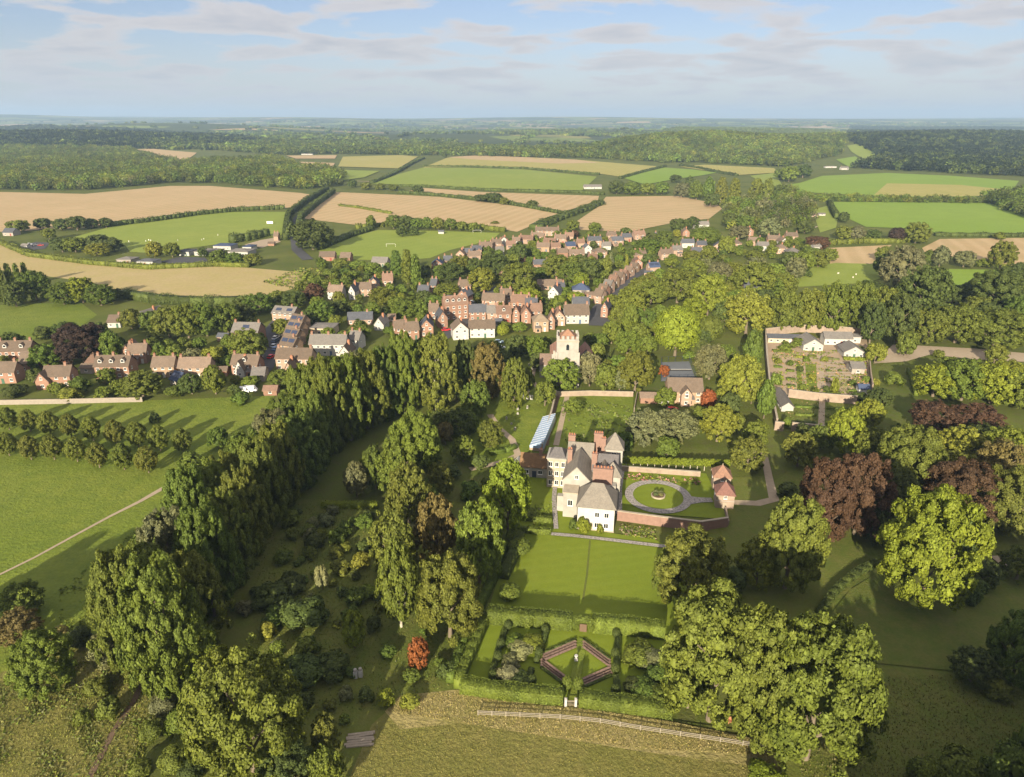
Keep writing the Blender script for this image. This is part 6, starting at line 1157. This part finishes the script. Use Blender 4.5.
T('beyond the beech row', [('R', 'd', 925, 320, 264, 50), ('R', 's', 903, 290, 244, 40), ('R', 'd', 885, 278, 252, 22), ('V', 's', 941, 268, 246, 17), ('V', 'g', 930, 266, 250, 14), ('R', 's', 966, 268, 250, 22), ('R', 'o', 1003, 271, 240, 26), ('R', 'd', 1003, 318, 267, 56), ('R', 'd', 970, 300, 282, 22), ('R', 'o', 918, 244, 221, 26), ('D', 'p', 898, 243, 227, 17), ('R', 'o', 846, 241, 225, 22), ('V', 's', 858, 242, 226, 17), ('R', 'd', 874, 242, 229, 16), ('R', 'c', 819, 251, 235, 24), ('V', 'd', 844, 223, 212, 12), ('R', 'o', 820, 268, 250, 24), ('R', 'o', 805, 272, 250, 24), ('R', 's', 796, 280, 256, 22), ('S', 'd', 808, 277, 270, 9), ('R', 'd', 945, 262, 252, 12), ('S', 'o', 985, 268, 258, 16), ('R', 'd', 1020, 276, 262, 16), ('S', 'o', 1000, 240, 232, 12)])
T('along the gravel drive', [('R', 'o', 961, 346, 304, 48), ('R', 'o', 931, 346, 309, 34), ('R', 'o', 1003, 350, 309, 62), ('R', 'o', 907, 358, 330, 22), ('R', 'o', 997, 365, 344, 22), ('R', 'y', 877, 364, 343, 22), ('R', 'd', 985, 340, 300, 26), ('R', 'y', 915, 330, 308, 24), ('S', 'd', 968, 366, 358, 14), ('S', 'o', 940, 358, 350, 12)])
T('in the laurel wood below the drive', [('R', 'b', 938, 400, 364, 44), ('R', 'm', 967, 404, 359, 46), ('R', 'b', 997, 408, 363, 50), ('R', 'm', 1024, 412, 370, 46), ('R', 'm', 950, 388, 358, 34), ('R', 'b', 1012, 392, 360, 40), ('R', 'm', 930, 392, 372, 26)])
T('around the walled nursery', [('V', 'g', 752, 372, 330, 20), ('R', 'y', 740, 410, 354, 44), ('R', 's', 711, 382, 344, 36), ('R', 'd', 700, 360, 338, 22), ('R', 'b', 846, 458, 408, 38), ('R', 'y', 869, 430, 399, 30), ('R', 'd', 880, 410, 388, 26), ('S', 'o', 798, 349, 338, 14), ('S', 'm', 786, 352, 343, 14), ('S', 'y', 876, 386, 378, 8), ('S', 'm', 860, 355, 347, 20), ('S', 'm', 776, 386, 372, 12), ('S', 'm', 787, 428, 416, 8), ('S', 'y', 834, 395, 376, 8), ('S', 'm', 895, 386, 372, 20), ('S', 'd', 860, 402, 392, 18), ('R', 'd', 752, 405, 380, 14)])
T('left of the nursery wall', [('R', 'y', 719, 445, 405, 38), ('R', 'o', 749, 474, 437, 36), ('R', 's', 648, 448, 409, 44), ('R', 's', 676, 446, 410, 46), ('R', 'g', 668, 462, 436, 24), ('R', 'g', 624, 456, 430, 18), ('R', 'm', 666, 408, 388, 22), ('R', 'r', 664, 378, 365, 11), ('R', 'r', 708, 412, 389, 16), ('S', 'm', 690, 360, 351, 14), ('R', 'o', 735, 434, 412, 20), ('S', 'o', 700, 420, 406, 14)])
T('in the park right of the manor', [('R', 'c', 826, 545, 458, 58), ('R', 'c', 860, 542, 453, 60), ('R', 'o', 909, 500, 425, 68), ('R', 'o', 874, 470, 428, 40), ('R', 'c', 938, 436, 402, 48), ('R', 'c', 980, 438, 405, 50), ('R', 'y', 966, 470, 428, 50), ('R', 'y', 1010, 470, 428, 50), ('R', 'c', 968, 530, 462, 76), ('R', 'o', 1012, 540, 468, 66), ('R', 'b', 930, 614, 488, 92), ('R', 'd', 985, 590, 560, 32), ('R', 'o', 790, 598, 498, 66), ('R', 'y', 759, 592, 540, 46), ('R', 'd', 905, 455, 425, 34), ('S', 'd', 975, 604, 580, 30), ('S', 'd', 830, 530, 512, 24)])
T('at the right corner of the lawn', [('R', 'o', 694, 618, 530, 74), ('R', 'o', 664, 600, 548, 26), ('S', 'd', 735, 596, 568, 30)])
T('in the big clump beside the parterre', [('R', 'o', 716, 740, 590, 112), ('R', 'o', 815, 782, 619, 122), ('R', 'o', 764, 758, 612, 80), ('R', 'm', 690, 716, 640, 50), ('S', 'b', 768, 790, 768, 40)])
T('in the lower right corner', [('R', 'g', 1018, 692, 614, 56), ('R', 'd', 975, 690, 650, 44), ('S', 'm', 960, 800, 752, 50), ('S', 'g', 1005, 800, 745, 46), ('S', 'o', 925, 795, 758, 34), ('S', 'o', 1000, 700, 678, 30), ('S', 'd', 830, 700, 676, 40)])
T('in the wild garden', [('R', 'o', 449, 648, 553, 68), ('R', 'm', 479, 590, 500, 52), ('V', 'b', 508, 540, 458, 48), ('R', 'o', 408, 530, 462, 46), ('R', 'n', 436, 566, 494, 46), ('R', 'o', 392, 580, 510, 46), ('V', 'o', 400, 634, 540, 44, 'pale'), ('R', 'm', 415, 490, 408, 54), ('R', 'm', 398, 500, 438, 44), ('V', 's', 356, 500, 462, 26), ('R', 'g', 375, 492, 445, 26), ('V', 'b', 354, 652, 611, 24), ('R', 'r', 418, 672, 637, 22), ('W', 'w', 322, 592, 566, 14), ('R', 'm', 463, 464, 436, 26), ('V', 'm', 470, 436, 411, 20), ('S', 'm', 310, 560, 546, 16), ('S', 'm', 338, 545, 528, 20), ('S', 'y', 360, 570, 552, 20), ('S', 'o', 340, 575, 560, 22), ('S', 'd', 290, 596, 575, 34), ('S', 'd', 300, 630, 600, 50), ('S', 'd', 330, 680, 655, 40), ('S', 'd', 300, 690, 660, 50), ('S', 'y', 268, 640, 622, 18), ('S', 'd', 270, 610, 585, 40), ('S', 's', 346, 702, 686, 16), ('S', 'b', 385, 708, 690, 20), ('S', 'y', 410, 710, 696, 22), ('S', 'm', 430, 462, 450, 16), ('S', 'd', 450, 480, 466, 24), ('S', 'd', 480, 470, 455, 20), ('R', 'n', 445, 446, 420, 18), ('S', 'm', 365, 600, 586, 22)])
T('in the bottom left undergrowth', [('R', 'o', 246, 792, 652, 112), ('R', 'o', 326, 760, 716, 30), ('R', 'o', 328, 800, 748, 36), ('R', 'd', 284, 800, 748, 56), ('R', 'm', 20, 622, 584, 40), ('R', 'n', 16, 646, 612, 44), ('R', 'm', 42, 700, 634, 58), ('R', 's', 110, 672, 630, 42), ('R', 'b', 203, 690, 644, 42), ('R', 'o', 140, 690, 655, 30), ('S', 'o', 96, 700, 678, 26), ('S', 'm', 108, 722, 698, 24), ('S', 'o', 82, 726, 710, 18), ('S', 'm', 180, 736, 708, 32), ('S', 'o', 150, 745, 722, 26), ('S', 'm', 172, 775, 750, 34), ('S', 'o', 138, 782, 762, 26), ('S', 's', 162, 718, 694, 30), ('S', 'd', 190, 786, 764, 30), ('S', 'n', 60, 645, 628, 22), ('S', 'd', 75, 650, 630, 30)])
T('filling the park right of the manor', [('R', 'o', 800, 470, 432, 34), ('R', 'g', 822, 452, 425, 26), ('R', 'd', 895, 530, 470, 44), ('R', 'o', 945, 500, 448, 44), ('R', 'n', 1000, 500, 440, 50), ('R', 'd', 985, 455, 424, 36), ('R', 'd', 880, 548, 500, 36), ('R', 'o', 1022, 585, 548, 40), ('R', 'd', 955, 560, 505, 44), ('R', 'g', 920, 470, 438, 34), ('S', 'd', 905, 575, 556, 30), ('S', 'd', 790, 500, 484, 24), ('S', 'd', 806, 440, 424, 22)])
T('closing the gaps right of the church', [('R', 'm', 665, 300, 276, 24), ('R', 'o', 640, 298, 276, 24), ('R', 'g', 660, 330, 304, 24), ('R', 'o', 640, 352, 322, 24), ('R', 'd', 725, 330, 300, 24), ('R', 'g', 735, 318, 290, 26), ('R', 'm', 660, 290, 268, 22), ('R', 'd', 700, 352, 328, 22), ('R', 'g', 725, 372, 344, 26), ('R', 'o', 690, 300, 276, 26), ('R', 'm', 715, 296, 272, 26), ('R', 'g', 770, 300, 276, 28), ('R', 'o', 785, 296, 272, 26), ('R', 'd', 640, 376, 356, 24), ('R', 'o', 604, 382, 358, 22), ('R', 'g', 618, 380, 354, 24), ('R', 'd', 575, 372, 350, 16), ('R', 'm', 740, 296, 272, 26), ('R', 'o', 726, 300, 280, 22), ('V', 'g', 765, 420, 380, 18), ('R', 'o', 756, 450, 420, 26), ('R', 'd', 730, 420, 392, 24)])
T('in the hedges around the paddocks', [('R', 'd', 870, 300, 280, 26), ('R', 'g', 850, 300, 284, 22), ('R', 'o', 885, 262, 246, 18), ('R', 'd', 955, 305, 285, 26), ('R', 'o', 980, 320, 296, 30), ('R', 'g', 1020, 330, 296, 34), ('R', 'd', 945, 330, 304, 26), ('R', 'o', 830, 262, 248, 18), ('R', 'g', 812, 262, 246, 20), ('R', 'd', 790, 268, 250, 20), ('R', 'd', 910, 306, 284, 26)])
T('between the poplars and the churchyard', [('R', 'd', 460, 440, 408, 34), ('R', 'o', 490, 450, 420, 28), ('R', 'g', 475, 420, 380, 30), ('R', 'd', 440, 440, 410, 26), ('R', 'o', 440, 500, 462, 28), ('R', 'g', 425, 520, 480, 30), ('R', 'd', 400, 470, 430, 34), ('S', 'g', 470, 500, 482, 24), ('S', 'd', 500, 480, 464, 20), ('S', 'm', 488, 492, 476, 16), ('R', 'd', 540, 372, 352, 20), ('R', 'd', 505, 380, 350, 24), ('V', 'o', 528, 395, 368, 14)])
T('between the white pub row and the church', [('R', 'd', 480, 362, 344, 18), ('R', 'g', 494, 358, 340, 18), ('R', 'd', 522, 350, 334, 16), ('R', 'm', 546, 348, 336, 12), ('R', 'o', 590, 346, 332, 14), ('R', 'g', 600, 350, 332, 18), ('R', 'd', 508, 362, 346, 18), ('S', 'm', 536, 344, 337, 12), ('R', 'm', 470, 368, 348, 18)])
# tall trees just behind the viewpoint, whose long shadows fall into the lower right of the view
for i, (x, y) in enumerate(((52, 50), (62, 53), (84, 74), (101, 84), (78, 58), (96, 62))):
    plant('R', 'g', Vector((x, y, 0)), 17, 26, 'below the lower right edge of the view', 2)
for i, (x, y, h) in enumerate(((84, 546, 21), (121, 541, 22))):
    t = G(x, y); q = h / math.tan(R(SUN_EL)) * .93; plant('V', 'g', Vector((t.x - q * math.sin(R(SUN_AZ)), t.y - q * math.cos(R(SUN_AZ)), 0)), 11, h, 'outside the left edge of the view', 2)
# village garden trees and shrubs filling the plots between the houses
def fill(where, px, step, kinds, keep=.8):
    X, Y = scatter(wpoly(px), step)
    for x, y in zip(X, Y):
        if rng.random() > keep: continue
        w = rng.uniform(3.6, 8.5) if y > 200 else rng.uniform(1.8, 5)
        if any((x - a) ** 2 + (y - b) ** 2 < ((r * .75 + w * .45) if y > 200 else r * .5 + w * .3) ** 2 for a, b, r in SPOTS): continue
        if any(abs((x - a) * c + (y - b) * s) < l / 2 + w * .42 and abs(-(x - a) * s + (y - b) * c) < d / 2 + w * .42 for a, b, c, s, l, d in HOUSES): continue
        k, ck = kinds[int(rng.integers(0, len(kinds)))]
        plant(k, ck, Vector((x, y, 0)), w, w * rng.uniform(.6, 1.05), where, name='garden_tree' if k == 'R' else 'garden_bush' if y > 200 else None)
gk = [('S', 'g'), ('S', 'm'), ('S', 'o'), ('R', 'm'), ('R', 'o'), ('S', 'd'), ('R', 'g')]
fill('scattered over the wild garden', [(255, 505), (375, 510), (480, 545), (450, 680), (385, 715), (320, 745), (285, 700), (240, 640)], 4.6, [('S', 'g'), ('S', 'o'), ('S', 'm'), ('S', 'd'), ('R', 'g'), ('S', 's'), ('S', 'd')], .6)
fill('along the left of the lawn', [(470, 560), (505, 545), (470, 650), (445, 670)], 6, [('S', 'g'), ('S', 'm'), ('S', 'd')], .5)
fill('in the cottage gardens by the long wall', [(0, 398), (0, 350), (120, 345), (262, 330), (262, 388), (140, 398)], 7.5, gk, .9)
fill('in the plots behind the street', [(285, 325), (300, 285), (440, 270), (450, 300), (400, 345), (300, 345)], 9.5, gk, .8)
fill('in the plots around the main street', [(450, 300), (500, 265), (600, 250), (640, 270), (590, 310), (500, 335)], 8.5, gk, .85)
fill('in the gardens under the far estate', [(440, 275), (490, 245), (560, 232), (650, 240), (640, 262), (500, 280)], 9.5, gk, .85)
fill('in the gardens of the right terrace', [(640, 275), (650, 245), (700, 240), (800, 240), (815, 262), (740, 262)], 9.5, gk, .85)
fill('by the allotments beyond the street', [(300, 290), (318, 265), (400, 268), (400, 285), (330, 296)], 8.5, gk, .85)
# ================================================================== FINISH
finish_labels()
